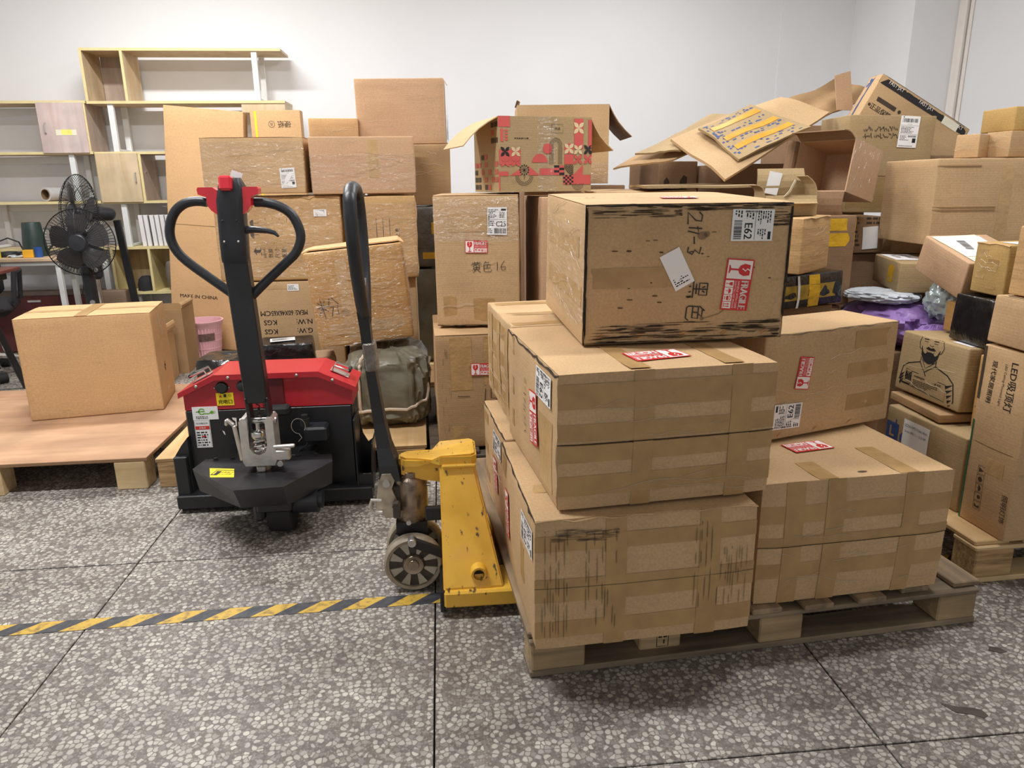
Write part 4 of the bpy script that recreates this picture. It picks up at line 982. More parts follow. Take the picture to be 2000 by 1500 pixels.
pr(1108, 302, 1126, 322, Rr); pr(1060, 330, 1088, 344, Rr); pr(1126, 344, 1161, 364, Rr); pr(1106, 344, 1126, 364, Rr); pr(986, 250, 991, 276, Rr); pr(982, 345, 984, 374, Rr)
for yy in (252, 258, 264, 270): pr(994, yy, 999, yy+4, Rr)
g.disc(PX(1075), PY(290), .021, Rr, 1); g.disc(PX(1117), PY(290), .021, Rr, 0); g.disc(PX(1060), PY(318), .034, Rr, 0, 18, a0=0, a1=PI)
g.poly([(PX(1038), PY(344)), (PX(1060), PY(344)), (PX(1038), PY(325))], Rr); g.poly([(PX(1126), PY(344)), (PX(1145), PY(344)), (PX(1145), PY(323))], Rr); g.poly([(PX(1002), PY(344)), (PX(1024), PY(344)), (PX(1024), PY(330))], Rr)
flower(1136, 248, 12, Cc, 2); flower(1117, 290, 11, Cc, 2)
for (fx, fy) in ((1004, 306), (1145, 302)):
    for dx, dy in ((-10, -10), (10, -10), (-10, 10), (10, 10)):
        flower(fx+dx, fy+dy, 10, K if (dx, dy) == (10 if fx > 1100 else -10, -10) else (Cc if dy < 0 else Rr), 2)
for i in range(4): g.arc(PX(1091), PY(282), .012+.005*i, 0, PI, .0013, K, 1); [g.line([(PX(1091)+s_*(.012+.005*i), PY(282)), (PX(1091)+s_*(.012+.005*i), PY(322))], .0013, K, 1) for s_ in (-1, 1)]
for i in range(3): g.arc(PX(1030), PY(345), .026+.006*i, PI, 2*PI, .0016, K, 1)
for i in range(4): g.arc(PX(1135), PY(362), .008+.006*i, PI, 2*PI, .0014, K, 1)
for i in range(6): g.arc(PX(1126), PY(323), .006+.0065*i, PI, 1.5*PI, .0028, K, 1)
for a in range(12):
    th = a*PI/6; g.line([(PX(1030), PY(333)), (PX(1030)+.018*math.cos(th), PY(333)+.018*math.sin(th))], .0014, K, 1); g.disc(PX(1030)+.019*math.cos(th), PY(333)+.019*math.sin(th), .0034, K, 1, 6)
g.line([(PX(1030), PY(333)), (PX(1030), PY(352))], .0016, K, 1)
for j in range(4):
    for i in range(2):
        if (i+j) % 2 == 0: pr(1088+i*10, 324+j*5, 1098+i*10, 329+j*5, K, 1)
        else: pr(1088+i*10, 324+j*5, 1098+i*10, 329+j*5, Rr, 1)
for j in range(5):
    for i in range(5):
        if (i+j) % 2: pr(1106+i*4, 344+j*4, 1110+i*4, 348+j*4, K, 1)
g.line([(PX(1083), PY(241)), (PX(1105), PY(241)), (PX(1105), PY(258)), (PX(1083), PY(258)), (PX(1083), PY(241))], .0012, K, 1); g.text('快递', PX(1094), PY(249.5), .012, K, 1)
g.scribble_lines(PX(1012), PY(271), PX(1056), PY(267), 1, K, 1, 3)
g.arc(PX(1148), PY(356), .0, 0, 1, .001, K, 1)
pb.lay('printed_pattern', 'F', g, 0, 0, 0, [INK, plain('faded_red_print', srgb(198, 86, 80), .5, var=.06), plain('cream_print', srgb(214, 190, 150), .6)], lift=.0004)
g = Flat(); r_ = random.Random(3)
for i in range(7):
    for j in range(9):
        if r_.random() < .55 and (i > 4 or j < 5): g.rect(.012+i*.05, .01+j*.031, .012+i*.05+.042, .01+j*.031+.02, r_.choice((0, 0, 1)))
pb.lay('printed_pattern', 'L', g, 0, 0, 0, [plain('rust_print', srgb(176, 86, 70), .6), INK_GREY], lift=.0004)
pb.tape('F', .17, 0, .215, .297, FILM, nm='clear_tape'); pb.tape('F', .215, 0, .255, .297, FILM, nm='clear_tape', lift=1)
qb = open_carton('open_box', 'plain open box with raised dark flap, behind the red-patterned box', (.63, 3.88, 1.216, -4, .45, .35, .372, 0, 0), KRAFT, [('R', 232, .19), ('L', 95, .02)], inner=KRAFT_BROWN)
qb.film('F', .0, .1)
Carton('carton', 'carton carrying the plain open box behind the patterned one', (.66, 3.84, .12, 2, .5, .42, 1.09, 0, 0), KRAFT_BROWN)

# ------------------------------------------------------------ film-wrapped cartons at centre left
GD = 'film-wrapped cartons in the tall centre stack'
d9 = Carton('carton', 'bottom carton printed upside down with measurements, behind the truck tower', (-.815, 4.212, .131, 2.8, .5, .436, .6, 0, 0), KRAFT, group=GD)
g = Flat(); g.text('MEAS: 60X46X65', -.02, -.075, .027, 0, bold=.02, width=.19); g.text('CM', .105, -.075, .027, 0, bold=.02); g.text('N.W:', -.095, -.025, .027, 0, bold=.02); g.text('KGS', .085, -.025, .027, 0, bold=.02); g.text('G.W:', -.095, .025, .027, 0, bold=.02); g.text('KGS', .085, .025, .027, 0, bold=.02); g.text('PCS', .085, .075, .027, 0, bold=.02)
g2 = Flat(); g2.add([(-x, -y) for x, y in g.v], g.f)
d9.lay('printed_text', 'F', g2, .20, .355, 0, [INK]); d9.tape('F', .06, .56, .24, .6, TAPE_LIGHT); d9.ship('F', .25, .567, .06, .036, 0, None, 3, 2)
d9b = Carton('carton', 'carton under the right film-wrapped stack, hidden by the tilted carton', (-.345, 4.24, .131, 2, .39, .42, .602, 0, 0), KRAFT, group=GD)
d7 = Carton('carton', 'creased middle-left carton printed with umbrellas, grid and arrow', (-.844, 4.21, .735, -1.1, .652, .421, .444, 0, 0), KRAFT_CREASED, group=GD, dent=.012, bulge=.006, r=.012)
g = Flat()
for i in range(4): g.line([(.26+.037*i, .33), (.26+.037*i, .195)], .002)
for v in (.30, .25): g.line([(.25, v), (.4, v)], .0012)
for k, t_ in enumerate(('品牌:', '数量:', '尺寸:', '重量:')): g.text(t_, .237+.036*k, .15, .024, rot=90)
for s_, cy in ((1, .305), (-1, .245)):
    g.disc(.197, cy, .018, 0, 0, 10, a0=PI/2, a1=1.5*PI); g.line([(.197, cy), (.222, cy), (.226, cy+.006*s_)], .0022)
g.poly([(.185, .158), (.2, .18), (.2, .136)]); g.rect(.2, .15, .225, .166); g.rect(.222, .137, .226, .18)
d7.lay('printed_symbols', 'F', g, 0, 0, 0, [INK_GREY]); d7.ship('F', .545, .353, .036, .066, -90, None, 5, 2); d7.film('F', .02, .42); d7.strands('F', 10, 8); worn_edge(d7, 'F', 't', 6, KRAFT, .02)
d8 = Carton('carton', 'creased middle-right carton behind the jack handle, ruled with thin lines', (-.314, 4.203, .735, 2.9, .352, .46, .436, 0, 0), KRAFT_CREASED, group=GD, dent=.010, r=.012)
g = Flat()
for i in range(3): g.line([(.14+.035*i, .32), (.14+.035*i, .16)], .002)
g.text('工之贵', .25, .23, .024, rot=90); d8.lay('printed_text', 'F', g, 0, 0, 0, [INK_GREY]); d8.film('F', .02, .4); d8.strands('F', 8, 4)
d2 = Carton('carton', 'upper-left wrapped carton with a white waybill, behind the red handle', (-.937, 4.2, 1.188, -.3, .509, .46, .28, 0, 0), KRAFT, group=GD, dent=.006)
d2.ship('F', .424, .077, .075, .1, 3, None, 29, 1); d2.film('F', .03, .26); d2.strands('F', 10, 13); d2.flaps('T', 'h', over=.004)
d3 = Carton('carton', 'upper-right wide wrapped carton left of the tall top box', (-.396, 4.2, 1.180, 2.0, .537, .44, .286, 0, 0), KRAFT_PINK, group=GD, dent=.004)
d3.film('F', .02, .2); d3.strands('F', 6, 17); d3.film('R', .02, .28); d3.tape('F', .3, .08, .35, .27, TAPE_LIGHT)
d6 = Carton('carton', 'carton directly under the highest carton of the centre stack', (-.187, 4.72, 1.102, 3, .5, .36, .352, 0, 0), KRAFT_DARK, group=GD)
d6.strands('F', 4, 2)
d5 = Carton('carton', 'highest carton of the centre stack, plain with a white side label', (-.196, 4.74, 1.457, -4.9, .522, .3, .368, 0, 0), KRAFT_PINK, group=GD)
d5.strands('F', 4, 19)
st = d5.slab('side_label', 'R', .05, .01, .26, .35, .002, .0024, PAPER); g = Flat(); r_ = random.Random(8)
for i in range(16): u = -.09+.012*i; g.rect(u, -.15, u+.004, -.15+r_.uniform(.04, .14)); 
d5.lay('label_print', 'R', g, .155, .18, 0, [INK_GREY], st, lift=.004)
d4 = Carton('carton', 'wrapped carton peeking out behind and left of the highest carton', (-.612, 4.75, 1.162, 2.5, .285, .36, .444, 0, 0), KRAFT_TAN, group=GD)
d4.strands('F', 8, 3)
Carton('carton', 'carton carrying the peeking wrapped carton at the back of the stack', (-.64, 4.76, .131, 2, .36, .36, 1.027, 0, 0), KRAFT_DARK, group=GD)
k2 = Carton('parcel', 'dark olive wrapped parcel low in the gap right of the centre stack', (-.17, 4.72, .131, 2, .5, .4, .6, 0, 0), TARP, 'parcel', r=.03, dent=.015)
k1 = Carton('parcel', 'grey parcel with yellow tape high in the gap right of the centre stack', (-.17, 4.70, .734, 2, .5, .4, .365, 0, 0), plain('grey_black_film', srgb(88, 84, 78), .3, var=.2, bump=.5, bscale=24), 'parcel', r=.02, dent=.01)
k1.tape('F', .36, .2, .5, .27, TAPE_YELLOW); k1.tape('F', .3, .05, .5, .09, TAPE_YELLOW)

d10 = Carton('carton', 'golden-brown carton tilted sideways on the olive bundle, marked by hand', (-.37, 3.52, .506, 4.4, .442, .25, .452, 1.2, -5.4), KRAFT_GOLD, r=.014, dent=.008, bulge=.008)
d10.write('F', strokes(FEN, .10, .003), .07, .19, 8); d10.write('F', strokes([[(-.3, 0), (.3, .04)], [(-.2, -.1), (.35, -.06)], [(-.25, -.2), (.3, -.15)], [(-.2, .1), (.2, .13)]], .07, .0014), .14, .165, 4)
d10.tape('F', .0, .06, .442, .11, TAPE_LIGHT); d10.tape('F', .13, 0, .18, .45, TAPE_LIGHT); d10.film('F', .0, .45); d10.film('R', .0, .45); d10.strands('F', 12, 23); d10.strands('R', 6, 4)
d10.slab('flap', 'T', -.01, .02, .47, .25, .006, .012, KRAFT_TAN, rot=-.8)
tb, P = bundle('tarp_bundle', 'olive grey tarpaulin bundle tied with beige strap, on the pine pallet', (-.278, 3.47, .131), (.38, .50, .345), TARP, 5, 5.0, .06, .03, 3, 'bundle', seg=120, rings=44)
def around(P, plane, off=.012, n=60, r=.008, flat=.3, nm='strap', mat=STRAP, root=None, a0=0, a1=2*PI):
    m = MB(); pts = [P(*plane(a0+(a1-a0)*i/n), off) for i in range(n)]
    return m.tube(pts, r, 6, closed=(a1-a0 > 6.2), flat=1.0).build(nm, mat, root, True)
around(P, lambda t: (t, PI*(.50+.05*math.cos(t+2.2))), .02, r=.007, root=tb)
around(P, lambda t: (-1.95, .15+t*1.35/6.2832*1.9), .02, r=.007, root=tb, a1=4.0)
kp = Carton('parcel', 'black film-wrapped parcel with a white label, behind the red cover', (-.80, 3.70, .131, 8, .26, .22, .345, 0, 0), BLACK_FILM, 'parcel', r=.02, dent=.012)
kp.ship('T', .11, .12, .12, .09, 4, None, 9, 2)
kq = Carton('parcel', 'flat black plastic parcel on the pine pallet, left of the black box', (-1.10, 3.66, .131, -4, .24, .24, .295, 0, 0), BLACK_FILM, 'parcel', r=.045, dent=.025, bulge=.01)
Carton('carton', 'small brown carton between the black parcel and the tilted carton', (-.585, 3.55, .131, 12, .09, .18, .30, 0, 0), KRAFT_BROWN)

# carton alone on the plywood pallet
e1 = Carton('carton', 'plain tan carton standing alone on the plywood-topped pallet', (-1.751, 3.783, .141, 10.8, .589, .385, .5, 0, 0), KRAFT_TAN, bulge=.004, dent=.002, r=.008)
e1.flaps('T', 'h'); e1.tape('T', 0, .165, .589, .215, TAPE_LIGHT); e1.tape('T', .26, 0, .315, .385, TAPE, lift=2); e1.tape('R', .16, .35, .22, .5, TAPE_LIGHT); e1.tape('R', .16, 0, .22, .08, TAPE_LIGHT)
g = Flat(); g.scribble_lines(-.03, -.02, .03, .02, 3, seed=3); e1.lay('printed_mark', 'R', g, .17, .2, 60, [INK_GREY])

# ------------------------------------------------------------ parcels on the pallet at right
GR = 'mixed parcels piled at right'
g1 = Carton('carton', 'tall lamp carton with vertical Chinese lettering at the right edge', (1.90, 1.958, .141, 2.5, .45, .19, .585, 0, 0), KRAFT, group=GR, r=.004)
g = Flat(); g.text('LED吸顶灯', .0, .0, .030, 0, bold=.015); g.text('LED Ceiling-Mounted Light', .0, -.032, .011); g.text('现代家居照明', .0, -.075, .021, 0, bold=.02)
g1.lay('printed_text', 'L', g, .125, .475, -90, [INK]); g1.tape('L', .085, .19, .15, .24, TAPE_LIGHT)
g = Flat()
for i in range(5):
    x = -.06+.03*i; g.line([(x-.013, -.014), (x+.013, -.014), (x+.013, .014), (x-.013, .014), (x-.013, -.014)], .0016)
g.poly([(-.068, -.01), (-.052, -.01), (-.06, .01)]); g.disc(-.03, 0, .009, n=8); g.disc(0, -.002, .010, n=8, a0=0, a1=PI); g.line([(0, -.01), (0, 0)], .0016); g.disc(.03, .003, .007, n=8); g.poly([(.055, -.01), (.062, .0), (.056, .01), (.068, .01), (.066, -.01)])
g1.lay('handling_symbols', 'L', g, .072, .13, -90, [INK_GREY]); g = Flat(); g.text('照明灯饰', 0, 0, .022); g1.lay('printed_text', 'L', g, .17, .1, -90, [INK])
g1.slab('green_strap', 'L', .0, .0, .008, .34, .001, .002, STRAP_GREEN); g1.slab('dark_band', 'L', .0, .41, .012, .58, .001, .0016, INK_GREY); g1.slab('crease', 'L', .0, .272, .19, .2745, .0004, .0008, CORE)
g2_ = Carton('carton', 'small carton on top of the tall lamp carton at the right edge', (1.875, 1.945, .731, -2, .4, .2, .146, 0, 0), KRAFT, group=GR)
g2_.slab('edge_print', 'T', .0, .04, .02, .2, .0006, .001, INK)
g7 = Carton('carton', 'wide olive carton with a blue logo and white address sheet', (1.892, 2.275, .141, 3.3, .45, .40, .263, 0, 0), KRAFT_OLIVE, group=GR)
g = Flat(); g.rect(0, 0, .07, .075, 0); g.disc(.105, .03, .026, 0); g.disc(.105, .03, .013, 1, 1); g.rect(.02, .02, .03, .06, 1, 1); g.disc(.02, .03, .0, 1, 1); g.rect(.02, .02, .05, .028, 1, 1); g.rect(.048, .02, .056, .09, 0, 1)
g7.lay('blue_logo', 'L', g, .006, .13, 0, [INK_BLUE, KRAFT_OLIVE])
sh = g7.slab('address_sheet', 'L', .10, .10, .235, .238, .0015, .0018, PAPER); g = Flat(); g.text('LZZ54-00953 Faizat Akim', 0, .048, .010, 0, width=.118); g.text('Sender-SPBC11-1.1.5.20 30P', 0, .026, .009, 0, width=.112); g7.lay('sheet_print', 'L', g, .168, .17, 0, [INK], sh, lift=.003)
g6 = Carton('carton', 'flat low carton under the carton with the bearded man print', (1.79, 2.36, .406, -3, .2, .30, .029, 0, 0), KRAFT_DARK, group=GR, r=.003, jit=.001, bulge=0, dent=.001)
g5 = Carton('carton', 'carton printed with a smiling bearded man holding a sign', (1.82, 2.365, .443, 2.5, .2, .334, .226, 0, 3.0), KRAFT_OLIVE, group=GR, r=.008)
g = Flat(); lw = .0038
g.line([(.105, .222), (.098, .2), (.104, .18), (.112, .176)], lw*.7); g.line([(.213, .222), (.222, .2), (.214, .18), (.206, .176)], lw*.7)
g.line([(.114, .228), (.114, .176)], lw*.6); g.line([(.206, .228), (.206, .176)], lw*.6)
g.poly([(.114, .19), (.124, .17), (.136, .164), (.146, .172), (.16, .174), (.174, .172), (.186, .164), (.196, .17), (.206, .19), (.202, .158), (.184, .136), (.16, .13), (.138, .136), (.118, .158)])
g.poly([(.135, .184), (.147, .192), (.16, .188), (.173, .192), (.186, .184), (.172, .18), (.148, .18)])
g.line([(.14, .176), (.15, .168), (.16, .166), (.172, .168), (.18, .176)], lw*.5); g.line([(.15, .2), (.155, .196), (.165, .196), (.17, .2)], lw*.5)
for u in (.13, .18): g.line([(u-.012, .216), (u+.012, .218)], lw*.8); g.line([(u-.01, .208), (u+.01, .208)], lw*.5)
g.line([(.122, .15), (.12, .13), (.06, .112), (.035, .095), (.022, .04)], lw); g.line([(.198, .15), (.2, .13), (.262, .112), (.292, .09), (.304, .03), (.296, .0)], lw*1.3)
g.line([(.12, .13), (.15, .098), (.2, .13)], lw*.9); g.line([(.128, .142), (.152, .112), (.195, .142)], lw*.7); g.line([(.15, .098), (.16, .085)], lw)
for i in range(5): g.poly([(.258+.006*i, .075-.016*i), (.296, .088-.018*i), (.262+.006*i, .065-.016*i)])
for i in range(3): g.poly([(.024, .06-.014*i), (.05, .075-.012*i), (.03, .05-.014*i)])
g.line([(.055, .09), (.085, .086), (.085, .04), (.055, .042), (.055, .09)], .0016); g.line([(.088, .086), (.262, .078), (.262, .018), (.088, .03), (.088, .086)], .0022)
g.text('桶', .07, .065, .034, bold=.04); g.text('tongbangyun', .13, .072, .010, bold=.02); g.text('一桶 帮帮', .22, .068, .009); g.scribble_lines(.1, .03, .24, .06, 5, seed=6); g.rect(.04, .03, .085, .037)
g5.lay('printed_man', 'L', g, 0, 0, 0, [INK]); g5.tape('T', .0, .12, .2, .17, TAPE_LIGHT); g5.slab('address_slip', 'T', .03, .03, .1, .12, .0012, .0015, PAPER); g5.strands('L', 3, 4)
g8 = Carton('carton', 'narrow yellowish taped carton standing beside the bearded man carton', (1.868, 2.145, .406, 4, .2, .07, .25, 0, 0), KRAFT_GOLD, group=GR)
g = Flat(); g.text('S P', 0, .05, .012); g.barcode(-.022, -.01, .022, .03, seed=4, vertical=True); g.text('V.21R', 0, -.06, .013); g.text('W.W', 0, -.08, .013); g8.lay('printed_text', 'L', g, .036, .13, 0, [INK_GREY])
s8 = Carton('carton', 'carton buried between the bearded man carton and the wall side', (2.045, 2.385, .406, 2, .2, .34, .262, 0, 0), KRAFT_DARK, group=GR)
g3 = Carton('parcel', 'shiny black plastic parcel standing on the bearded man carton', (1.885, 2.262, .671, -2, .2, .206, .165, 0, 0), BLACK_FILM, 'parcel', group=GR, r=.008, dent=.008)
g4 = Carton('carton', 'tiny brown carton left of the shiny black parcel', (1.968, 2.47, .670, -1, .2, .085, .112, 0, 0), KRAFT_GOLD, group=GR)
g12 = Carton('carton', 'yellowish clear-taped carton on top of the shiny black parcel', (1.962, 2.28, .838, -2.7, .25, .17, .172, 0, 0), cardboard('kraft_yellowish', srgb(188, 154, 96)), group=GR)
g12.tape('L', .02, .05, .07, .15, TAPE_LIGHT); g12.tape('L', .08, .02, .13, .12, TAPE); g12.slab('address_slip', 'T', .05, .03, .2, .12, .0012, .0016, PAPER); g12.strands('L', 5, 2); worn_edge(g12, 'L', 't', 3, KRAFT)
g11 = Carton('carton', 'brown carton tipped forward with papers lying on its top', (1.975, 2.56, .835, -2.4, .25, .294, .141, 15, 0), KRAFT_PINK, group=GR)
g11.slab('paper', 'T', .02, .02, .2, .28, .002, .0028, PAPER_CREAM, rot=3); pp = g11.slab('paper', 'T', .03, .06, .19, .27, .0034, .004, PAPER, rot=-4); g11.lay('label_print', 'T', Flat().barcode(-.05, .0, .05, .03, seed=3), .1, .17, 80, [INK], pp, lift=.006)
g13 = Carton('carton', 'creased carton cut by the right frame edge, on the small carton', (1.83, 1.93, .879, 0, .25, .2, .205, 0, 0), KRAFT_CREASED, group=GR, dent=.006)
g10 = Carton('carton', 'low carton with yellow tape and a name label, over the plastic bags', (2.03, 2.93, .772, -17.4, .26, .40, .122, 0, 0), KRAFT_OLIVE, group=GR)
g10.slab('yellow_tape', 'L', .25, .03, .32, .122, .0008, .0012, TAPE_YELLOW); sh = g10.slab('name_label', 'T', .012, .12, .13, .38, .0015, .0018, PAPER); g = Flat(); g.text('LZZ54-00053', 0, .018, .018, 0, bold=.02); g.text('Faizat Akim', -.0, -.022, .018, 0, bold=.02); g10.lay('label_print', 'T', g, .07, .25, -90, [INK], sh, lift=.003)
bundle('plastic_bag', 'purple plastic mailing bag squeezed under the white bags', (1.915, 2.86, .555), (.37, .42, .17), PURPLE_FILM, 3, 2.6, .10, .05, 10, 'bag', GR)
bundle('plastic_bag', 'small purple plastic bag nearest the bearded man carton', (1.89, 2.585, .53), (.17, .11, .14), PURPLE_FILM, 9, 2.6, .12, .05, 0, 'bag', GR)
bundle('plastic_bag', 'flat white plastic mailing bag lying on the purple bag', (1.83, 2.86, .725), (.20, .27, .05), WHITE_FILM, 6, 3.0, .10, .035, 30, 'bag', GR)
bundle('plastic_bag', 'shiny pale silver plastic bag bulging beside the tipped carton', (1.965, 2.64, .68), (.14, .15, .15), SILVER_FILM, 12, 2.2, .14, .07, 20, 'bag', GR)
Carton('carton', 'carton buried below the purple plastic bags', (1.935, 2.87, .141, 2, .38, .40, .41, 0, 0), KRAFT_BROWN, group=GR)

# back row of the pile
pallet('pallet', 'pallet at the back under the heap of opened boxes', (1.28, 3.22, 0), 2.0, 1.45, 0.95, 0.14, [(0.07, 0.13), (0.72, 0.13), (1.38, 0.13)], (8, 0.12), (DARK_WOOD, DARK_WOOD, DARK_WOOD))
GH = 'boxes of the heap at back right'
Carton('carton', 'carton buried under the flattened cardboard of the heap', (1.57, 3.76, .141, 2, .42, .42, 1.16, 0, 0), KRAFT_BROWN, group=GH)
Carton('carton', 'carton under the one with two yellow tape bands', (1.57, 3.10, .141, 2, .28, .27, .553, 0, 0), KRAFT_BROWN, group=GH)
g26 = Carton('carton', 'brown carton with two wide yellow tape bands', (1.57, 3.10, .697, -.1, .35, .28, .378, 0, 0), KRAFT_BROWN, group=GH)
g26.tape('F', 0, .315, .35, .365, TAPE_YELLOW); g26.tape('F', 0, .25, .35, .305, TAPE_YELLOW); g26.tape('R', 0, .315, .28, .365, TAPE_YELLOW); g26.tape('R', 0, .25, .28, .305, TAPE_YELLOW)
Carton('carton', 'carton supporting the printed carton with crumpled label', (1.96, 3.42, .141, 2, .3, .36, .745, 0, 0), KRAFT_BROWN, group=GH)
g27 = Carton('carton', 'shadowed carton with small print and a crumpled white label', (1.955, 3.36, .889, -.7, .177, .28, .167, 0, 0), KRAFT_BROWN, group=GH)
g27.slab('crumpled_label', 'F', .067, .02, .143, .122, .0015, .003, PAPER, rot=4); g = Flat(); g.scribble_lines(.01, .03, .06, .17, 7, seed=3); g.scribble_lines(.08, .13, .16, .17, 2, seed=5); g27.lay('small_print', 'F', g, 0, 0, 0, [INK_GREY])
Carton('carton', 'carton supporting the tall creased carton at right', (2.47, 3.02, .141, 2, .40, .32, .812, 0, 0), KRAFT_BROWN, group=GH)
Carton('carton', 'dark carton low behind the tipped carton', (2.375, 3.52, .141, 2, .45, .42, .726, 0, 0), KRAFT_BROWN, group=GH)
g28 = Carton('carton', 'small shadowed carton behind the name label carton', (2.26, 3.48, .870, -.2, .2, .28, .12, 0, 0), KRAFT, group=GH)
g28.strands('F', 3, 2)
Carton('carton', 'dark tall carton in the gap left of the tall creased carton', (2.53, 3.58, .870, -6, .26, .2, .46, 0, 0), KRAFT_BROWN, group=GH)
g14 = Carton('carton', 'tall creased carton with a vertical tape strip at the right edge', (2.287, 3.0, .956, -2.9, .6, .38, .340, 0, 0), KRAFT, group=GH, dent=.004)
g14.tape('F', .272, 0, .32, .34, TAPE_LIGHT); g14.slab('crease', 'F', .0, .138, .26, .142, .0006, .003, KRAFT_DARK); g14.slab('crease', 'F', .0, .15, .26, .152, .0006, .0025, KRAFT_DARK); g14.slab('crease', 'F', .0, .31, .18, .314, .0006, .003, KRAFT_DARK)
g15 = Carton('carton', 'left small carton on top of the tall creased carton', (2.235, 2.99, 1.300, 35, .116, .09, .095, 0, 0), KRAFT, group=GH, r=.003)
g15.strands('L', 3, 3)
g15b = Carton('carton', 'right small carton on top of the tall creased carton', (2.457, 2.985, 1.300, 14, .3, .11, .103, 0, 0), KRAFT, group=GH, r=.003)
g15b.strands('L', 3, 5)
g16 = Carton('carton', 'yellowish carton highest at the right frame edge', (2.52, 3.06, 1.406, 0, .27, .2, .098, 0, 0), MATS['kraft_yellowish'], group=GH)
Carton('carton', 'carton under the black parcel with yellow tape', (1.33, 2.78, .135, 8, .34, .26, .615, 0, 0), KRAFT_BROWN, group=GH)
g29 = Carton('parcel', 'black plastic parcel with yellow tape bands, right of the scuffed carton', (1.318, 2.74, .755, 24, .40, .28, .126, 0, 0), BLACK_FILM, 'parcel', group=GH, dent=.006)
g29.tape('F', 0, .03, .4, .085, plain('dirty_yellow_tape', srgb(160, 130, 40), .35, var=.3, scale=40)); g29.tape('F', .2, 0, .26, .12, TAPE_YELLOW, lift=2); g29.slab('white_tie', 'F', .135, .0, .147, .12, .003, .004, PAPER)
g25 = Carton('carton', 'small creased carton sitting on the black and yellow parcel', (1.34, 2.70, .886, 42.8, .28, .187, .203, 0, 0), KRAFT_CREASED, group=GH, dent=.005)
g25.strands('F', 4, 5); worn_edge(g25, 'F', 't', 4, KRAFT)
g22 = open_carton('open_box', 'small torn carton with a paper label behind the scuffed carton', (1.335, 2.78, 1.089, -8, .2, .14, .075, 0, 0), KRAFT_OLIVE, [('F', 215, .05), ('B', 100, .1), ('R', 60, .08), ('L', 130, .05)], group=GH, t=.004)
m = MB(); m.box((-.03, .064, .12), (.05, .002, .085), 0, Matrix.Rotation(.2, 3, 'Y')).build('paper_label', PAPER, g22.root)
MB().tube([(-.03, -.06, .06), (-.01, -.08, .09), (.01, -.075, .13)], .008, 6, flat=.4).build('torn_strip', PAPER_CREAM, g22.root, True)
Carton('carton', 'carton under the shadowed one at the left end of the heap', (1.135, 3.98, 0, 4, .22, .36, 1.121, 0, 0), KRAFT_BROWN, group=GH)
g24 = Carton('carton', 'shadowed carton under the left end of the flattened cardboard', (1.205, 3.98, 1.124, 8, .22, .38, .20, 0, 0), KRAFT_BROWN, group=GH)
g = Flat(); g.poly([(.03, .05), (.06, .05), (.06, .1), (.045, .12), (.03, .1)]); g.poly([(.12, .06), (.16, .05), (.16, .12), (.14, .13), (.12, .1)]); g24.lay('faded_print', 'F', g, 0, 0, 0, [INK_GREY])
GS = 'flattened cardboard sheets'
Sheet('cardboard_sheet', 'lowest flattened sheet sticking out left toward the plain open box', [(1.066, 3.352, 1.318), (1.433, 3.544, 1.440), (1.25, 3.70, 1.475), (.776, 3.30, 1.275)], KRAFT_DARK, .008, .015, GS, 4, tear=.03)
Sheet('cardboard_sheet', 'flattened sheet just under the broad one, left side showing', [(1.1, 3.355, 1.352), (1.55, 3.70, 1.555), (1.349, 3.70, 1.53), (.881, 3.332, 1.338)], KRAFT_OLIVE, .008, .012, GS, 5, tear=.03)
s1 = Sheet('cardboard_sheet', 'broad flattened cardboard sheet sloping over the heap', [(1.215, 3.1, 1.225), (1.918, 3.6, 1.538), (1.724, 3.735, 1.619), (1.064, 3.4, 1.407)], KRAFT, .012, .016, GS, 6)
s2 = Sheet('cardboard_sheet', 'flattened sheet with three orange tape stripes and blue print', [(1.308, 3.191, 1.312), (1.738, 3.419, 1.456), (1.517, 3.607, 1.570), (1.196, 3.415, 1.450)], KRAFT_OLIVE, .010, .012, GS, 8, tear=.015)
for v0 in (.2, .45, .76): s2.patch('orange_tape', .1, v0, .93, v0+.1, TAPE_ORANGE, .002)
r_ = random.Random(5); g = Flat()
for i in range(90):
    u, v = r_.uniform(.03, .92), r_.choice((.05, .12, .17, .35, .4, .6, .66, .9, .94)); g.rect(u, v, u+r_.uniform(.015, .05), v+r_.uniform(.012, .03))
for i in range(26): u = r_.uniform(.02, .12); v = r_.uniform(.05, .95); g.rect(u, v, u+.03, v+.03)
s2.lay('blue_print', g, 0, 0, 1, 1, [INK_BLUE])
Sheet('cardboard_sheet', 'crumpled flattened sheet at the very back of the heap', [(1.853, 4.08, 1.615), (2.077, 4.0, 1.532), (2.47, 4.2, 1.69), (2.303, 4.25, 1.774)], KRAFT_DARK, .010, .04, GS, 11)
Sheet('cardboard_sheet', 'cardboard flap standing upright behind the dark banded box', [(2.150, 3.96, 1.58), (2.245, 3.97, 1.58), (2.226, 4.0, 1.781), (2.135, 3.99, 1.756)], KRAFT_PINK, .006, .003, GS, 12)
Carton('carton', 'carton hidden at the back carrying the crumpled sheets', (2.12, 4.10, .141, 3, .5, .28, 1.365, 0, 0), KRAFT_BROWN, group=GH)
g19 = Carton('carton', 'tilted carton with a black printed band along its upper edge', (2.334, 3.845, 1.205, 0, .588, .12, .45, 0, 28), KRAFT, group=GH, r=.004)
band = g19.slab('black_band', 'F', .0, .405, .588, .45, .0008, .0012, INK); g = Flat()
for k in range(3): g.text('FAST JXT', .10+.2*k, .428, .022, 0)
g19.lay('band_print', 'F', g, 0, 0, 0, [WHITE_PRINT], band, lift=.002)
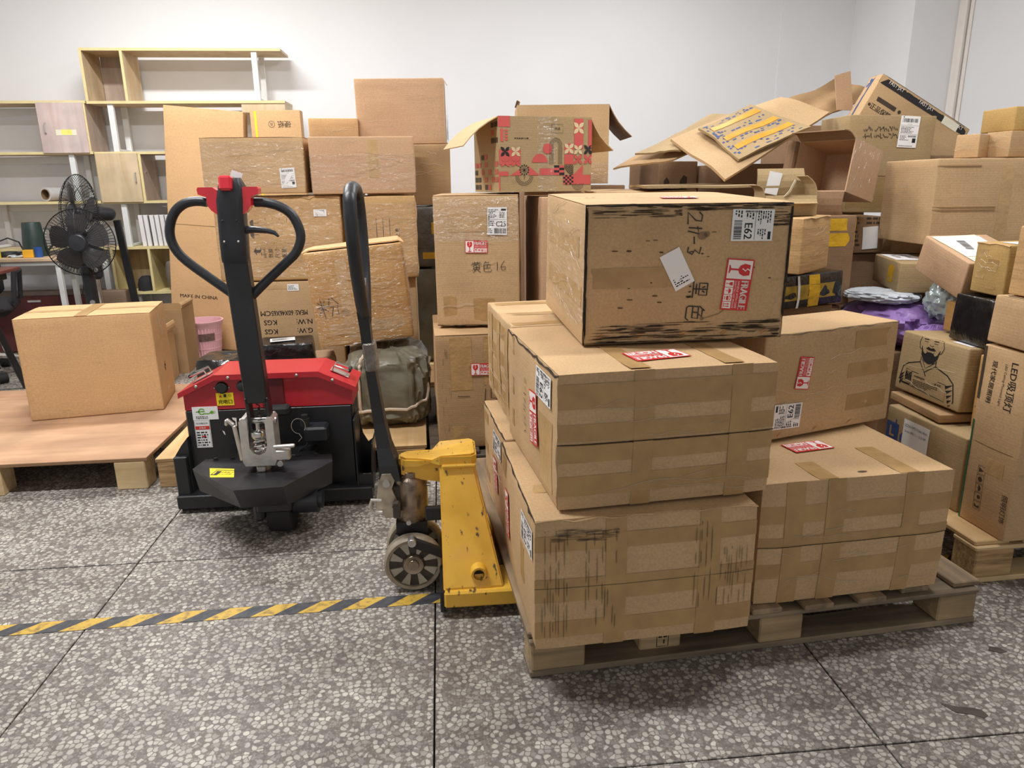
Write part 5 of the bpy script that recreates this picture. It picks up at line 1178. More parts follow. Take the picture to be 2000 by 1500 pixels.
g = Flat(); g.line([(.04, .335), (.16, .335)], .022); g.disc(.185, .335, .010, n=10); g.text('正品保障', .09, .292, .030, bold=.03); g.disc(.018, .292, .008, n=8); g.scribble_lines(.22, .31, .32, .345, 2, seed=4); g19.lay('printed_text', 'F', g, 0, 0, 0, [INK_GREY])
g19.slab('blue_strip', 'L', .0, .05, .06, .45, .0008, .0012, INK_BLUE); g19.slab('barcode_label', 'L', .0, .06, .1, .14, .0016, .002, PAPER); g19.slab('waybill', 'F', .42, .40, .52, .44, .0016, .002, PAPER_CREAM)
g18 = Carton('carton', 'upright olive carton with handwriting and a white waybill, in front of the banded box', (2.144, 3.58, 1.062, -2, .425, .29, .448, 0, 1.2), KRAFT_OLIVE, group=GH, r=.004)
g18.ship('F', .294, .374, .094, .142, -2, None, 37, 1)
r_ = random.Random(4); sc_ = []
for row, n_ in ((.3, 11), (-.35, 12)):
    x = -1.6
    for i in range(n_):
        if i == 3: x += .25
        sc_.append([(x, row+r_.uniform(-.2, .3)), (x+.12, row+r_.uniform(-.3, .2)), (x+.2, row+r_.uniform(-.2, .3)), (x+.3, row+r_.uniform(-.3, .1))]); x += .29
g18.write('F', strokes(sc_, .048, .0028), .15, .372, 0, INK)
g18.slab('seam', 'F', .0, .170, .425, .1735, .0005, .0012, CORE); g18.slab('shaded_tape', 'F', .03, .0, .4, .165, .0004, .0008, cardboard('kraft_olive_tape', srgb(160, 134, 90), rough=.5))  # lower front a tone darker and smoother than the carton
g21 = open_carton('open_box', 'open box lying on its side with clear tape and a drooping flap', (1.86, 3.26, 1.228, 32, .22, .26, .24, 0, -78), KRAFT_PINK, [('L', 200, .11), ('R', 100, .09), ('B', 110, .06)], group=GH, inner=KRAFT_BROWN, t=.005)
g21.film('F', .0, .24)

# ------------------------------------------------------------ electric pallet truck (red and black)
def flat_on(root, nm, fl, origin, ux, uy, mats, parent=None, lift=0.0004):
    """lay a Flat drawing on a plane given by origin and two unit vectors"""
    o, a, b = Vector(origin), Vector(ux).normalized(), Vector(uy).normalized(); n = a.cross(b)
    m = MB(); m.v = [o+a*x+b*y+n*(lift+0.0003*l) for (x, y), l in zip(fl.v, fl.lay)]; m.f = fl.f; m.mi = fl.mi
    return m.build(nm, mats, parent or root, fix=False)
def electric_truck():
    OX, OY = -.68, 2.75
    t = thing('electric_pallet_truck', 'electric pallet truck with black body, red cover and looped tiller', 'pallet truck', (OX, OY, 0))
    L = lambda x, y, z: (x-OX, y-OY, z)
    # chassis
    m = MB().box((-.005, .09, .225), (.63, .18, .35), .006)
    m.box((-.345, .05, .13), (.05, .2, .2), .004).prism([(-.37, .0), (-.315, .0), (-.315, .30), (-.34, .27), (-.37, .225)], -.03, .15, 'y')
    m.build('chassis', BLACK_STEEL, t)
    m = MB()
    m.bar((.315, -.03, .22), (.375, -.03, .17), .004, .0) if False else None
    m.box((.318, .03, .20), (.006, .16, .30), .001).box((.372, .05, .13), (.006, .14, .22), .001, Matrix.Rotation(.06, 3, 'Y'))
    m.prism([(.318, .06), (.375, .06), (.375, .22), (.350, .20), (.330, .24), (.318, .33)], .12, .124, 'y').prism([(.318, .06), (.378, .06), (.378, .12), (.318, .12)], -.04, -.034, 'y')
    m.build('side_pocket', BLACK_STEEL, t)
    MB().box((0, -.02, .047), (.745, .09, .055), .004).build('base_bar', BLACK_STEEL, t)
    for s_ in (-1, 1):
        f = MB().box((s_*.19, .72, .055), (.16, 1.1, .05), .008); f.build('fork', BLACK_STEEL, t)
        MB().cyl((s_*.19-.04, 1.15, .04), (s_*.19+.04, 1.15, .04), .038, seg=14).build('load_wheel', BLACK_RUBBER, t, True)
    # red cover: body, lid, bolts, handles, port
    MB().prism([(-.318, .40), (.315, .40), (.315, .468), (.182, .524), (-.185, .524), (-.318, .468)], .0, .20, 'y').build('cover', RED_PAINT, t)
    prof = [(-.33, .462), (-.192, .530), (.19, .530), (.328, .462)]; up = [(-.333, .472), (-.195, .539), (.193, .539), (.331, .472)]
    m = MB()
    for i in range(3): m.prism([prof[i], prof[i+1], up[i+1], up[i]], -.010, .215, 'y')
    m2 = [(-.333, .452), (-.192, .518), (.19, .518), (.331, .452)]
    for i in range(3): m.prism([m2[i], m2[i+1], up[i+1], up[i]], -.014, -.009, 'y')
    lid = m.build('lid', RED_PAINT, t)
    for x, z in ((-.262, .497), (-.142, .527), (.112, .527), (.245, .503)): MB().sphere((x, -.0145, z), .0065, 10, 6, (1, .6, 1)).build('bolt', BOLT, lid, True)
    for s_ in (-1, 1):
        a = math.atan2(.069, .138)*s_; R = Matrix.Rotation(a, 3, 'Y'); c = Vector((s_*.262, .08, .507))
        h = MB(); h.box(c+R @ Vector((0, 0, .003)), (.075, .05, .004), .001, R); h.build('handle_plate', ALUMINIUM, lid)
        h = MB(); pts = [(-.03*s_, -.03, .004), (-.03*s_, -.03, .026), (.028*s_, -.03, .03), (.03*s_, 0, .03), (.028*s_, .03, .03), (-.03*s_, .03, .026), (-.03*s_, .03, .004)]
        h.tube([c+R @ Vector(p) for p in pts], .0042, 8); h.build('handle', CHROME, lid, True)
        MB().cyl(c+R @ Vector((.03*s_, -.026, .03)), c+R @ Vector((.03*s_, .026, .03)), .0075, seg=10).build('handle_grip', BLACK_RUBBER, lid, True)
    MB().lathe([(.001, .012), (.018, .012), (.023, .006), (.024, 0)], (-.172, 0, .486), (0, -1, 0), 18).build('charge_port', BLACK_RUBBER, t, True)
    for s_ in (-1, 1): MB().sphere((-.172+s_*.027, -.002, .486), .004, 8, 6).build('bolt', BOLT, t, True)
    MB().lathe([(.001, .014), (.012, .014), (.02, .008), (.022, 0)], (-.096, 0, .489), (0, -1, 0), 18).build('key_switch', BLACK_PLASTIC, t, True)
    MB().box((.015, .0, .462), (.085, .012, .112), .003).build('recess_panel', plain('recess_shade_red', srgb(96, 18, 26), .5), t)  # raised panel, its red darkened to stand for the shade in the notch
    MB().box((.03, -.02, .395), (.09, .06, .035), .008).build('motor_cable_block', BLACK_RUBBER, t)
    # stickers
    y0 = -.0008
    s = MB().box((-.165, y0, .44), (.064, .0014, .05)).build('yellow_sticker', YELLOW_LABEL, t); g = Flat(); g.text('充电口', 0, -.010, .017, 0, bold=.02); g.rect(-.004, .008, .006, .020); g.poly([(-.022, .008), (-.01, .008), (-.016, .019)], 1); g.line([(.014, .012), (.024, .012), (.024, .018), (.014, .018), (.014, .012)], .0012); flat_on(t, 'sticker_print', g, (-.165, y0-.0008, .44), (1, 0, 0), (0, 0, 1), [INK, RED_PRINT], s)
    s = MB().box((-.245, y0, .387), (.095, .0014, .052)).build('white_sticker', PAPER, t); g = Flat(); g.arc(-.012, .007, .011, .6, 5.6, .0042, 0); g.line([(-.034, .006), (-.001, .008)], .0042, 0); g.line([(-.004, -.001), (.014, -.002), (.02, .003)], .0036, 0); g.disc(.025, .003, .0065, 0, n=12); g.line([(.03, .006), (.038, .007)], .0018, 0); g.line([(.03, 0), (.038, .001)], .0018, 0); g.scribble_lines(-.036, -.022, .034, -.010, 2, 1, seed=3); flat_on(t, 'sticker_print', g, (-.245, y0-.0008, .387), (1, 0, 0), (0, 0, 1), [GREEN_PRINT, INK], s)
    s = MB().box((-.262, y0, .304), (.058, .0014, .112)).build('white_sticker', PAPER, t); g = Flat(); g.rect(-.026, .018, .026, .032, 1); g.text('合格证', 0, .025, .008, 2, 1); g.text('电动搬运车', 0, .043, .008, 0, width=.044); g.scribble_lines(-.024, -.05, .024, .012, 6, 0, seed=5); g.line([(-.027, -.053), (.027, -.053), (.027, .053), (-.027, .053), (-.027, -.053)], .001, 0); g.scribble_lines(-.006, -.016, .02, -.004, 1, 1, seed=8); flat_on(t, 'sticker_print', g, (-.262, y0-.0008, .304), (1, 0, 0), (0, 0, 1), [INK, RED_PRINT, WHITE_PRINT], s)
    g = Flat(); g.poly([(-.008, .02), (.008, .018), (.007, -.016), (.002, -.014), (.003, .004), (-.006, .012)]); g.poly([(-.05, -.03), (-.045, -.045), (-.04, -.05), (-.042, -.036)]); flat_on(t, 'paint_chips', g, (-.14, y0+.0006, .345), (1, 0, 0), (0, 0, 1), [WHITE_PRINT])
    # control module with wire loop
    MB().box((.175, -.04, .305), (.085, .08, .06), .008).build('control_module', BLACK_PLASTIC, t)
    MB().cyl((.135, -.05, .335), (.135, -.05, .365), .017, seg=14).cyl((.135, -.05, .365), (.135, -.05, .38), .012, seg=14).build('breather', BLACK_RUBBER, t, True)
    MB().tube([(.115+.026*math.cos(a/10*PI), -.08, .345+.03*math.sin(a/10*PI)) for a in range(-2, 16)] + [(.125, -.085, .30), (.112, -.085, .285)], .0012, 5).build('wire_loop', BOLT, t, True)
    MB().tube([(.14, -.02, .28), (.13, -.04, .25), (.10, -.08, .24)], .003, 6).build('cable', BLACK_RUBBER, t, True)
    # drive hood
    top = [L(-.897, 2.607, 0)[:2], L(-.439, 2.605, 0)[:2], L(-.425, 2.526, 0)[:2], L(-.557, 2.309, 0)[:2], L(-.718, 2.30, 0)[:2], L(-.915, 2.513, 0)[:2]][::-1]
    bot = [(x*.96, -.15+(y+.15)*.80) for x, y in top]; n = 6
    vs = [(x, y, .252) for x, y in top] + [(x, y, .16) for x, y in bot]
    MB().add(vs, [(i, (i+1) % n, n+(i+1) % n, n+i) for i in range(n)] + [tuple(range(n)), tuple(range(n, 2*n))[::-1]]).build('drive_hood', BLACK_STEEL, t)
    MB().box((.02, -.08, .17), (.30, .17, .14), .006).build('neck', BLACK_STEEL, t)
    MB().box((.01, -.125, .2535), (.20, .05, .004), .001).build('hood_plate', BLACK_STEEL, t)
    for x in (-.857, -.797, -.557, -.494): MB().cyl(L(x, 2.595, .252), L(x, 2.595, .26), .008, seg=6).cyl(L(x, 2.595, .25), L(x, 2.595, .254), .011, seg=12).build('bolt', BLACK_STEEL, t)
    s = MB(); P4 = [L(-.855, 2.512, .2528), L(-.765, 2.494, .2528), L(-.745, 2.414, .2528), L(-.828, 2.424, .2528)][::-1]; s.add(P4, [(0, 1, 2, 3)]); s = s.build('yellow_sticker', YELLOW_LABEL, t, fix=False)
    g = Flat(); g.rect(-.032, -.02, -.008, .016); g.rect(-.028, -.014, -.022, .01, 1, 1); g.text('注意脚下', .016, .008, .011); g.text('小心压脚', .016, -.008, .011); g.rect(-.036, .024, .04, .028); flat_on(t, 'sticker_print', g, L(-.798, 2.458, .2532), (1, -.2, 0), (.22, 1, 0), [INK, YELLOW_LABEL], s)
    # drive wheel and motor
    MB().cyl((.025, -.235, .085), (.105, -.235, .085), .085, seg=28).build('drive_wheel', BLACK_RUBBER, t, True)
    MB().box((-.0, -.255, .12), (.04, .14, .10), .012).box((.06, -.315, .14), (.12, .07, .05), .008).build('wheel_bracket', BLACK_STEEL, t)
    MB().cyl((.11, -.25, .12), (.20, -.25, .12), .05, seg=20).cyl((.2, -.25, .12), (.215, -.25, .12), .035, seg=20).build('drive_motor', BLACK_PLASTIC, t, True)
    # steering joint
    J = lambda x, y, z: (x-OX, y-OY, z)
    MB().cyl(J(-.66, 2.49, .25), J(-.66, 2.49, .285), .026, seg=18).box(J(-.66, 2.46, .262), (.03, .02, .02), .003).build('pivot', ALUMINIUM, t, True)
    m = MB().prism([(-.052, .278), (.052, .278), (.062, .30), (.062, .345), (.045, .335), (-.045, .335), (-.062, .345), (-.062, .30)], -.32, -.225, 'y')
    m = MB(); ox = .02
    m.prism([(ox-.05, .278), (ox+.05, .278), (ox+.058, .295), (ox+.058, .44), (ox+.05, .452), (ox+.036, .452), (ox+.03, .44), (ox+.03, .345), (ox+.02, .325), (ox, .318), (ox-.02, .325), (ox-.03, .345), (ox-.03, .44), (ox-.036, .452), (ox-.05, .452), (ox-.058, .44), (ox-.058, .295)], -.305, -.225, 'y').build('fork_yoke', ALUMINIUM, t)
    m = MB().cyl((ox-.062, -.265, .432), (ox+.062, -.265, .432), .011, seg=12).build('pivot_pin', BOLT, t, True)
    m = MB().tube([(ox+.021*math.cos(a*.6), -.285+.021*math.sin(a*.6), .322+a*.0016) for a in range(44)], .004, 6).build('spring', CHROME, t, True)
    MB().lathe([(.001, .086), (.012, .086), (.026, .078), (.028, .066), (.026, .058), (.02, .05)], (ox, -.285, .322), (0, 0, 1), 18).cyl((ox, -.285, .40), (ox, -.285, .428), .008, seg=12).build('spring_cap', CHROME, t, True)
    MB().bar((ox-.06, -.30, .30), (ox-.075, -.30, .43), .014, .012, .003).bar((ox-.075, -.30, .43), (ox-.098, -.30, .452), .014, .012, .003).bar((ox-.098, -.3, .452), (ox-.10, -.3, .43), .012, .01, .003).build('left_lever', ALUMINIUM, t)
    MB().bar((ox+.05, -.30, .345), (ox+.125, -.31, .35), .014, .012, .003).box((ox+.08, -.295, .315), (.05, .03, .04), .005).cyl((ox+.07, -.315, .285), (ox+.07, -.28, .285), .01, seg=10).build('right_lever', ALUMINIUM, t)
    # tiller
    a, b = Vector(J(-.650, 2.485, .40)), Vector(J(-.678, 2.50, 1.06))
    d = (b-a).normalized()
    MB().bar(a+d*.10, b, .05, .078, .004, up=(1, 0, 0)).build('tiller_tube', BLACK_STEEL, t)
    MB().bar(a-d*.02+Vector((-.033, 0, 0)), a+d*.12+Vector((-.033, 0, 0)), .05, .012, .002, up=(1, 0, 0)).bar(a-d*.02+Vector((.033, 0, 0)), a+d*.12+Vector((.033, 0, 0)), .05, .012, .002, up=(1, 0, 0)).build('tiller_cheeks', BLACK_STEEL, t)
    MB().tube([a+d*(-.0+.003*i)+Vector((.006*math.cos(i*1.3), .006*math.sin(i*1.3)-.012, 0)) for i in range(40)], .0018, 5).build('tiller_chain', DARK_GREASE, t, True)
    lp = [(-.748, 1.175), (-.779, 1.179), (-.817, 1.173), (-.850, 1.15), (-.871, 1.113), (-.878, 1.072), (-.868, 1.031), (-.836, .988), (-.754, .919), (-.678, .857)]
    rp = [(-.599, 1.173), (-.562, 1.171), (-.518, 1.157), (-.484, 1.131), (-.465, 1.089), (-.463, 1.051), (-.482, 1.009), (-.515, .978), (-.588, .915), (-.644, .864)]
    def smooth(p, k=3):
        out = []
        for i in range(len(p)-1):
            p0, p1, p2, p3 = p[max(i-1, 0)], p[i], p[i+1], p[min(i+2, len(p)-1)]
            for s_ in range(k):
                u = s_/k; out.append(tuple(.5*((2*p1[j])+(-p0[j]+p2[j])*u+(2*p0[j]-5*p1[j]+4*p2[j]-p3[j])*u*u+(-p0[j]+3*p1[j]-3*p2[j]+p3[j])*u**3) for j in range(len(p1))))
        return out+[tuple(p[-1])]
    for pth in (lp, rp): MB().tube([J(x, 2.5, z) for x, z in smooth(pth)], .0155, 14).build('loop_handle', BLACK_PLASTIC, t, True)
    # head
    hd = MB(); secs = [(.985, .080, .058, -.673), (1.0, .084, .066, -.672), (1.06, .086, .07, -.670), (1.13, .084, .074, -.668), (1.18, .086, .08, -.665), (1.225, .078, .072, -.659), (1.250, .05, .046, -.657)]
    vs = []; seg = 20
    for z, w, dd, cx in secs:
        for i in range(seg):
            c, s_ = math.cos(2*PI*i/seg), math.sin(2*PI*i/seg); e = .45; vs.append((cx-OX+math.copysign(abs(c)**e, c)*w/2, 2.478-OY+math.copysign(abs(s_)**e, s_)*dd/2, z))
    k = len(secs); hd.add(vs, [(j*seg+i, j*seg+(i+1) % seg, (j+1)*seg+(i+1) % seg, (j+1)*seg+i) for j in range(k-1) for i in range(seg)] + [tuple(range(seg))[::-1], tuple(range((k-1)*seg, k*seg))])
    head = hd.build('control_head', BLACK_PLASTIC, t, True)
    MB().box(J(-.667, 2.452, 1.232), (.040, .055, .046), .007, Matrix.Rotation(-.12, 3, 'X')).build('red_button', RED_PLASTIC, head)
    for s_, px in ((-1, -.700), (1, -.634)):
        poly = [(0, -.012), (0, .062), (s_*.014, .072), (s_*.058, .072), (s_*.062, .066), (s_*.06, .05), (s_*.036, .042), (s_*.034, .014), (s_*.024, .0), (s_*.008, -.012)]
        poly = poly if s_ < 0 else poly[::-1]
        poly = [(px-OX+u, 1.150+v) for u, v in poly]
        MB().prism(poly, 2.452-OY, 2.492-OY, 'y').build('butterfly_switch', RED_PLASTIC, head)
    MB().tube([J(-.63, 2.47, 1.087), J(-.60, 2.465, 1.088), J(-.56, 2.46, 1.084), J(-.535, 2.455, 1.077), J(-.523, 2.45, 1.066)], .008, 8, rads=[.013, .011, .009, .007, .004]).build('release_lever', BLACK_PLASTIC, t, True)
    MB().box(J(-.652, 2.52, 1.26), (.035, .001, .02), 0, Matrix.Rotation(.35, 3, 'Y')).build('paper_tag', PAPER, t)
    for dx, dz, mt in ((-.022, 1.118, BLACK_RUBBER), (.022, 1.118, BLACK_RUBBER), (-.024, 1.052, BOLT), (.02, 1.052, BOLT)): MB().sphere(J(-.669+dx, 2.443, dz), .004, 8, 6).build('screw', mt, head, True)
electric_truck()

# ------------------------------------------------------------ hand pallet jack (yellow)
def hand_jack():
    OX, OY = 0.0, 2.12
    t = thing('hand_pallet_jack', 'yellow hand pallet jack with black handle, pushed under the worn pallet', 'pallet jack', (OX, OY, 0))
    J = lambda x, y, z: (x-OX, y-OY, z)
    xl = -.031
    sec = [(2.055, .405, .073), (1.875, .085, .147), (1.872, .055, .15), (2.368, .055, .112), (2.365, .085, .11), (2.185, .405, .073)]
    vs = [J(xl, y, z) for y, z, x in sec] + [J(x, y, z) for y, z, x in sec]; n = 6
    bm = bmesh.new(); bv = [bm.verts.new(v) for v in vs]
    for f in [(i, (i+1) % n, n+(i+1) % n, n+i) for i in range(n)] + [tuple(range(n))[::-1], tuple(range(n, 2*n))]: bm.faces.new([bv[i] for i in f])
    bmesh.ops.recalc_face_normals(bm, faces=bm.faces); bmesh.ops.bevel(bm, geom=list(bm.edges), offset=.006, segments=2, affect='EDGES')
    me = bpy.data.meshes.new('frame'); bm.to_mesh(me); bm.free(); me.materials.append(YELLOW_PAINT); link('frame', me, t)
    # top bracket over the pump
    top = [(-.155, 2.105), (-.135, 2.085), (-.10, 2.078), (-.055, 2.072), (-.03, 2.05), (.066, 2.045), (.082, 2.06), (.082, 2.18), (.066, 2.195), (-.03, 2.19), (-.055, 2.168), (-.10, 2.162), (-.135, 2.155), (-.155, 2.135)]
    bm = bmesh.new(); n = len(top); vs = [bm.verts.new(J(x, y, .405 if x > -.06 else .392)) for x, y in top] + [bm.verts.new(J(x, y, .437 if x > -.04 else .418)) for x, y in top]
    for f in [(i, (i+1) % n, n+(i+1) % n, n+i) for i in range(n)] + [tuple(range(n))[::-1], tuple(range(n, 2*n))]: bm.faces.new([vs[i] for i in f])
    bmesh.ops.recalc_face_normals(bm, faces=bm.faces)
    ed = [e for e in bm.edges if all(v.co.z > .41 for v in e.verts)]
    bmesh.ops.bevel(bm, geom=ed, offset=.006, segments=2, affect='EDGES')
    me = bpy.data.meshes.new('pump_bracket'); bm.to_mesh(me); bm.free(); me.materials.append(YELLOW_PAINT); link('pump_bracket', me, t)
    MB().prism([(-.148, .365), (-.09, .345), (-.03, .335), (-.02, .41), (-.148, .41)], 2.09-OY, 2.15-OY, 'y').build('bracket_web', YELLOW_PAINT, t)
    MB().box(J(.028, 2.045, .402), (.104, .012, .012), .004).build('weld_bead', YELLOW_PAINT, t)
    MB().lathe([(.016, .036), (.022, .036), (.024, .03), (.026, 0), (.034, -.006)], J(.073, 1.915, .125), (0, -1, .05), 18).lathe([(.014, .036), (.014, -.0)], J(.073, 1.915, .125), (0, -1, .05), 18).build('pin_boss', YELLOW_PAINT, t, True)
    MB().cyl(J(.073, 1.90, .126), J(.073, 1.895, .126), .0145, seg=16).build('pin_hole', BLACK_RUBBER, t)  # black disc paints the shade inside the boss
    for y0, y1 in ((1.862, 2.01), (2.232, 2.38)):
        m = MB().box(J(.36, (y0+y1)/2, .058), (.78, y1-y0, .052), .006); m.build('fork', YELLOW_PAINT, t)
        MB().cyl(J(.68, (y0+y1)/2-.04, .03), J(.68, (y0+y1)/2+.04, .03), .03, seg=14).build('load_roller', WHEEL_NYLON, t, True)
    MB().box(J(-.035, 1.96, .05), (.014, .18, .07), .003).build('dark_strut', BLACK_STEEL, t)
    # pump
    px, py = -.122, 2.12
    MB().lathe([(.001, .205), (.045, .205), (.05, .215), (.051, .325), (.046, .345), (.034, .352), (.034, .368), (.028, .372), (.028, .395), (.001, .395)], J(px, py, 0), (0, 0, 1), 28).build('pump_cylinder', OILY_STEEL, t, True)
    MB().cyl(J(px+.05, py-.01, .32), J(px+.06, py-.012, .32), .006, seg=8).build('pump_plug', BOLT, t, True)
    MB().cyl(J(px-.01, py-.049, .215), J(px-.01, py-.06, .215), .008, seg=8).build('drain_plug', BOLT, t, True)
    m = MB().prism([(-.172, .175), (-.155, .15), (-.09, .15), (-.075, .175), (-.075, .21), (-.172, .21)], py-.045-OY, py+.045-OY, 'y').build('yoke', BLACK_STEEL, t)
    MB().box(J(.0, 2.05, .25), (.16, .02, .045), .004).build('cross_link', BLACK_STEEL, t)
    # steering wheels
    def wheel(cy):
        w = MB().lathe([(.075, -.022), (.084, -.024), (.0905, -.016), (.0915, 0), (.0905, .016), (.084, .024), (.075, .022)], J(px, cy, .0915), (0, -1, 0), 36, closed=True).build('tyre', plain('dirty_tyre', srgb(150, 138, 120), .6, var=.3, scale=26), t, True)
        MB().cyl(J(px, cy+.012, .0915), J(px, cy-.012, .0915), .076, seg=32).build('wheel_disc', DARK_GREASE, w, True)
        for i in range(8):
            a0 = 2*PI*i/8+.1; m = MB(); poly = []
            for r_, aa in ((.036, .18), (.074, .10), (.074, .48), (.036, .42)):
                poly.append((px-OX+r_*math.cos(a0+aa), .0915+r_*math.sin(a0+aa)))
            m.prism(poly, cy-.017-OY, cy+.017-OY, 'y').build('spoke_pad', WHEEL_NYLON, w)
        MB().lathe([(.001, .028), (.016, .028), (.018, .024), (.030, .026), (.034, .02), (.034, 0)], J(px, cy, .0915), (0, -1, 0), 22).build('hub', OILY_STEEL, w, True)
    wheel(2.045); wheel(2.175)
    MB().cyl(J(px, 2.03, .0915), J(px, 2.19, .0915), .012, seg=12).build('axle', OILY_STEEL, t, True)
    MB().bar(J(-.128, 2.012, .178), J(-.02, 2.012, .128), .012, .034, .005).build('link_arm', BLACK_STEEL, t)
    MB().lathe([(.001, .01), (.012, .01), (.014, .006), (.014, -.02)], J(-.122, 2.008, .176), (0, -1, 0), 14).build('link_pin', BOLT, t, True)
    # valve block and handle socket
    for yy in (2.068, 2.165): MB().prism([(-.225, .262), (-.20, .235), (-.165, .235), (-.165, .29), (-.178, .33), (-.168, .355), (-.178, .378), (-.205, .378), (-.218, .345), (-.225, .30)], yy-.006-OY, yy+.006-OY, 'y').build('socket_cheek', plain('greasy_aluminium', srgb(178, 166, 148), .42, metal=.6, var=.35, scale=24), t)
    MB().cyl(J(-.192, 2.05, .352), J(-.192, 2.185, .352), .011, seg=14).build('socket_pin', BOLT, t, True)
    MB().tube([J(-.21, 2.05, .30), J(-.238, 2.045, .305), J(-.245, 2.05, .28), J(-.236, 2.05, .262), J(-.21, 2.055, .258)], .0055, 8).build('chain_hook', ALUMINIUM, t, True)
    MB().box(J(-.19, 2.115, .258), (.06, .085, .04), .006).box(J(-.162, 2.11, .30), (.04, .06, .06), .004).cyl(J(-.165, 2.055, .285), J(-.165, 2.03, .285), .012, seg=6).box(J(-.165, 2.045, .262), (.022, .03, .03), .003).build('valve_block', DARK_GREASE, t)
    # handle
    vs = []; secs = [(-.182, .352, .062, .105), (-.186, .40, .055, .095), (-.196, .455, .042, .075), (-.205, .53, .034, .06), (-.222, .70, .028, .05), (-.229, .82, .030, .05), (-.232, .87, .034, .055)]
    for x, z, w, dd in secs:
        for sx, sy in ((-1, -1), (1, -1), (1, 1), (-1, 1)): vs.append(J(x+sx*w/2, 2.12+sy*dd/2, z))
    k = len(secs); MB().add(vs, [(j*4+i, j*4+(i+1) % 4, (j+1)*4+(i+1) % 4, (j+1)*4+i) for j in range(k-1) for i in range(4)] + [(0, 3, 2, 1), tuple(range((k-1)*4, k*4))]).build('handle_bar', BLACK_STEEL, t)
    R_ = []
    ny = 9
    prof = [(.0, .84), (-.05, .90), (-.095, .985), (-.118, 1.07), (-.118, 1.14), (-.10, 1.19), (-.06, 1.212), (0, 1.218), (.06, 1.212), (.10, 1.19), (.118, 1.14), (.118, 1.07), (.095, .985), (.05, .90), (.0, .84)]
    fine = []
    for i in range(len(prof)-1):
        for q in range(3): u = q/3; fine.append((prof[i][0]*(1-u)+prof[i+1][0]*u, prof[i][1]*(1-u)+prof[i+1][1]*u))
    MB().tube([J(-.229-(z-.84)*.024, 2.12+y, z) for y, z in fine], .0185, 12, closed=True, flat=.85).build('handle_loop', BLACK_PLASTIC, t, True)
    MB().prism([(2.085-OY, .86), (2.155-OY, .86), (2.165-OY, .93), (2.12-OY, .965), (2.075-OY, .93)], -.246, -.218, 'x').build('loop_web', BLACK_PLASTIC, t)
    MB().bar(J(-.240, 2.06, 1.08), J(-.242, 2.03, 1.16), .012, .014, .003).build('release_lever', BLACK_STEEL, t)
    MB().box(J(-.219, 2.12, .735), (.036, .06, .085), .004, Matrix.Rotation(-.08, 3, 'Y')).build('tape_wrap', plain('grey_clear_tape', srgb(120, 112, 104), .22, var=.25, scale=40, bump=.6, bscale=60), t)
hand_jack()

# ------------------------------------------------------------ staggered bookcases against the back wall
SY, SD = 5.95, .30          # front plane and depth
SH = .016
def board(nm, x0, x1, z, root, o, mat=None, y0=SY, y1=SY+SD, t=.018):
    b = MB().box(((x0+x1)/2-o[0], (y0+y1)/2-o[1], z-t/2), (x1-x0, y1-y0, t), .001).build(nm, mat or OAK, root)
    MB().box(((x0+x1)/2-o[0], y0-.0012-o[1], z-t/2), (x1-x0, .003, t+.001)).build('edge_band', OAK_EDGE, b)
    return b
def upright(nm, x, z0, z1, root, o, mat=None, t=.018, y0=SY, y1=SY+SD):
    b = MB().box((x-o[0], (y0+y1)/2-o[1], (z0+z1)/2), (t, y1-y0, z1-z0), .001).build(nm, mat or OAK, root)
    MB().box((x-o[0], y0-.0012-o[1], (z0+z1)/2), (t+.001, .003, z1-z0)).build('edge_band', OAK_EDGE, b)
    return b
def post(x, z0, z1, root, o):
    for y in (SY+.025, SY+SD-.04): MB().box((x-o[0], y-o[1], (z0+z1)/2), (.04, .03, z1-z0), .002).build('metal_post', WHITE_METAL, root)
    MB().box((x-o[0], SY+SD/2-o[1], z0+.012), (.03, SD-.06, .018), .002).build('metal_rail', WHITE_METAL, root)
def back(x0, x1, z0, z1, root, o, mat=None):
    MB().box(((x0+x1)/2-o[0], SY+SD-.004-o[1], (z0+z1)/2), (x1-x0, .006, z1-z0)).build('back_panel', mat or OAK_GREY, root)
LV = [2.207, 1.846, 1.490, 1.132, .787, .420]
o = (-1.84, SY, 0)
u1 = thing('bookcase', 'tall staggered oak bookcase with white posts, behind the leaning brown panels', 'shelf', (o[0], o[1], 0), 0, 'staggered bookcases')
board('shelf_board', -2.552, -1.128, LV[0], u1, o); board('shelf_board', -2.552, -1.128, LV[1], u1, o)
upright('side_panel', -2.543, LV[1], LV[0]-.018, u1, o); upright('divider', -2.262, LV[1], LV[0]-.018, u1, o); back(-2.53, -2.27, LV[1], LV[0]-.018, u1, o)
post(-1.325, LV[1], LV[0]-.018, u1, o)
MB().box((-1.29-o[0], SY+.15-o[1], LV[1]-.05), (.32, .29, .07), .002).build('drawer_box', OAK, u1)
post(-2.395, LV[2], LV[1]-.018, u1, o)
board('shelf_board', -2.552, -1.128, LV[2], u1, o); board('shelf_board', -2.552, -1.128, LV[3], u1, o)
upright('side_panel', -2.543, LV[3], LV[2]-.018, u1, o); upright('divider', -2.235, LV[3], LV[2]-.018, u1, o, OAK_GREY)
dr = MB().box((-2.395-o[0], -.009, (LV[2]+LV[3])/2-.009), (.298, .016, LV[2]-LV[3]+.0), .002).build('door', OAK, u1)
MB().tube([(-2.272-o[0], -.018, 1.34), (-2.272-o[0], -.032, 1.335), (-2.272-o[0], -.032, 1.275), (-2.272-o[0], -.018, 1.27)], .005, 8).build('handle', CHROME, dr, True)
MB().cyl((-2.226-o[0], .06, 1.34), (-2.218-o[0], .06, 1.34), .008, seg=12).build('cam_lock', CHROME, u1, True)
post(-2.405, LV[4], LV[3]-.018, u1, o)
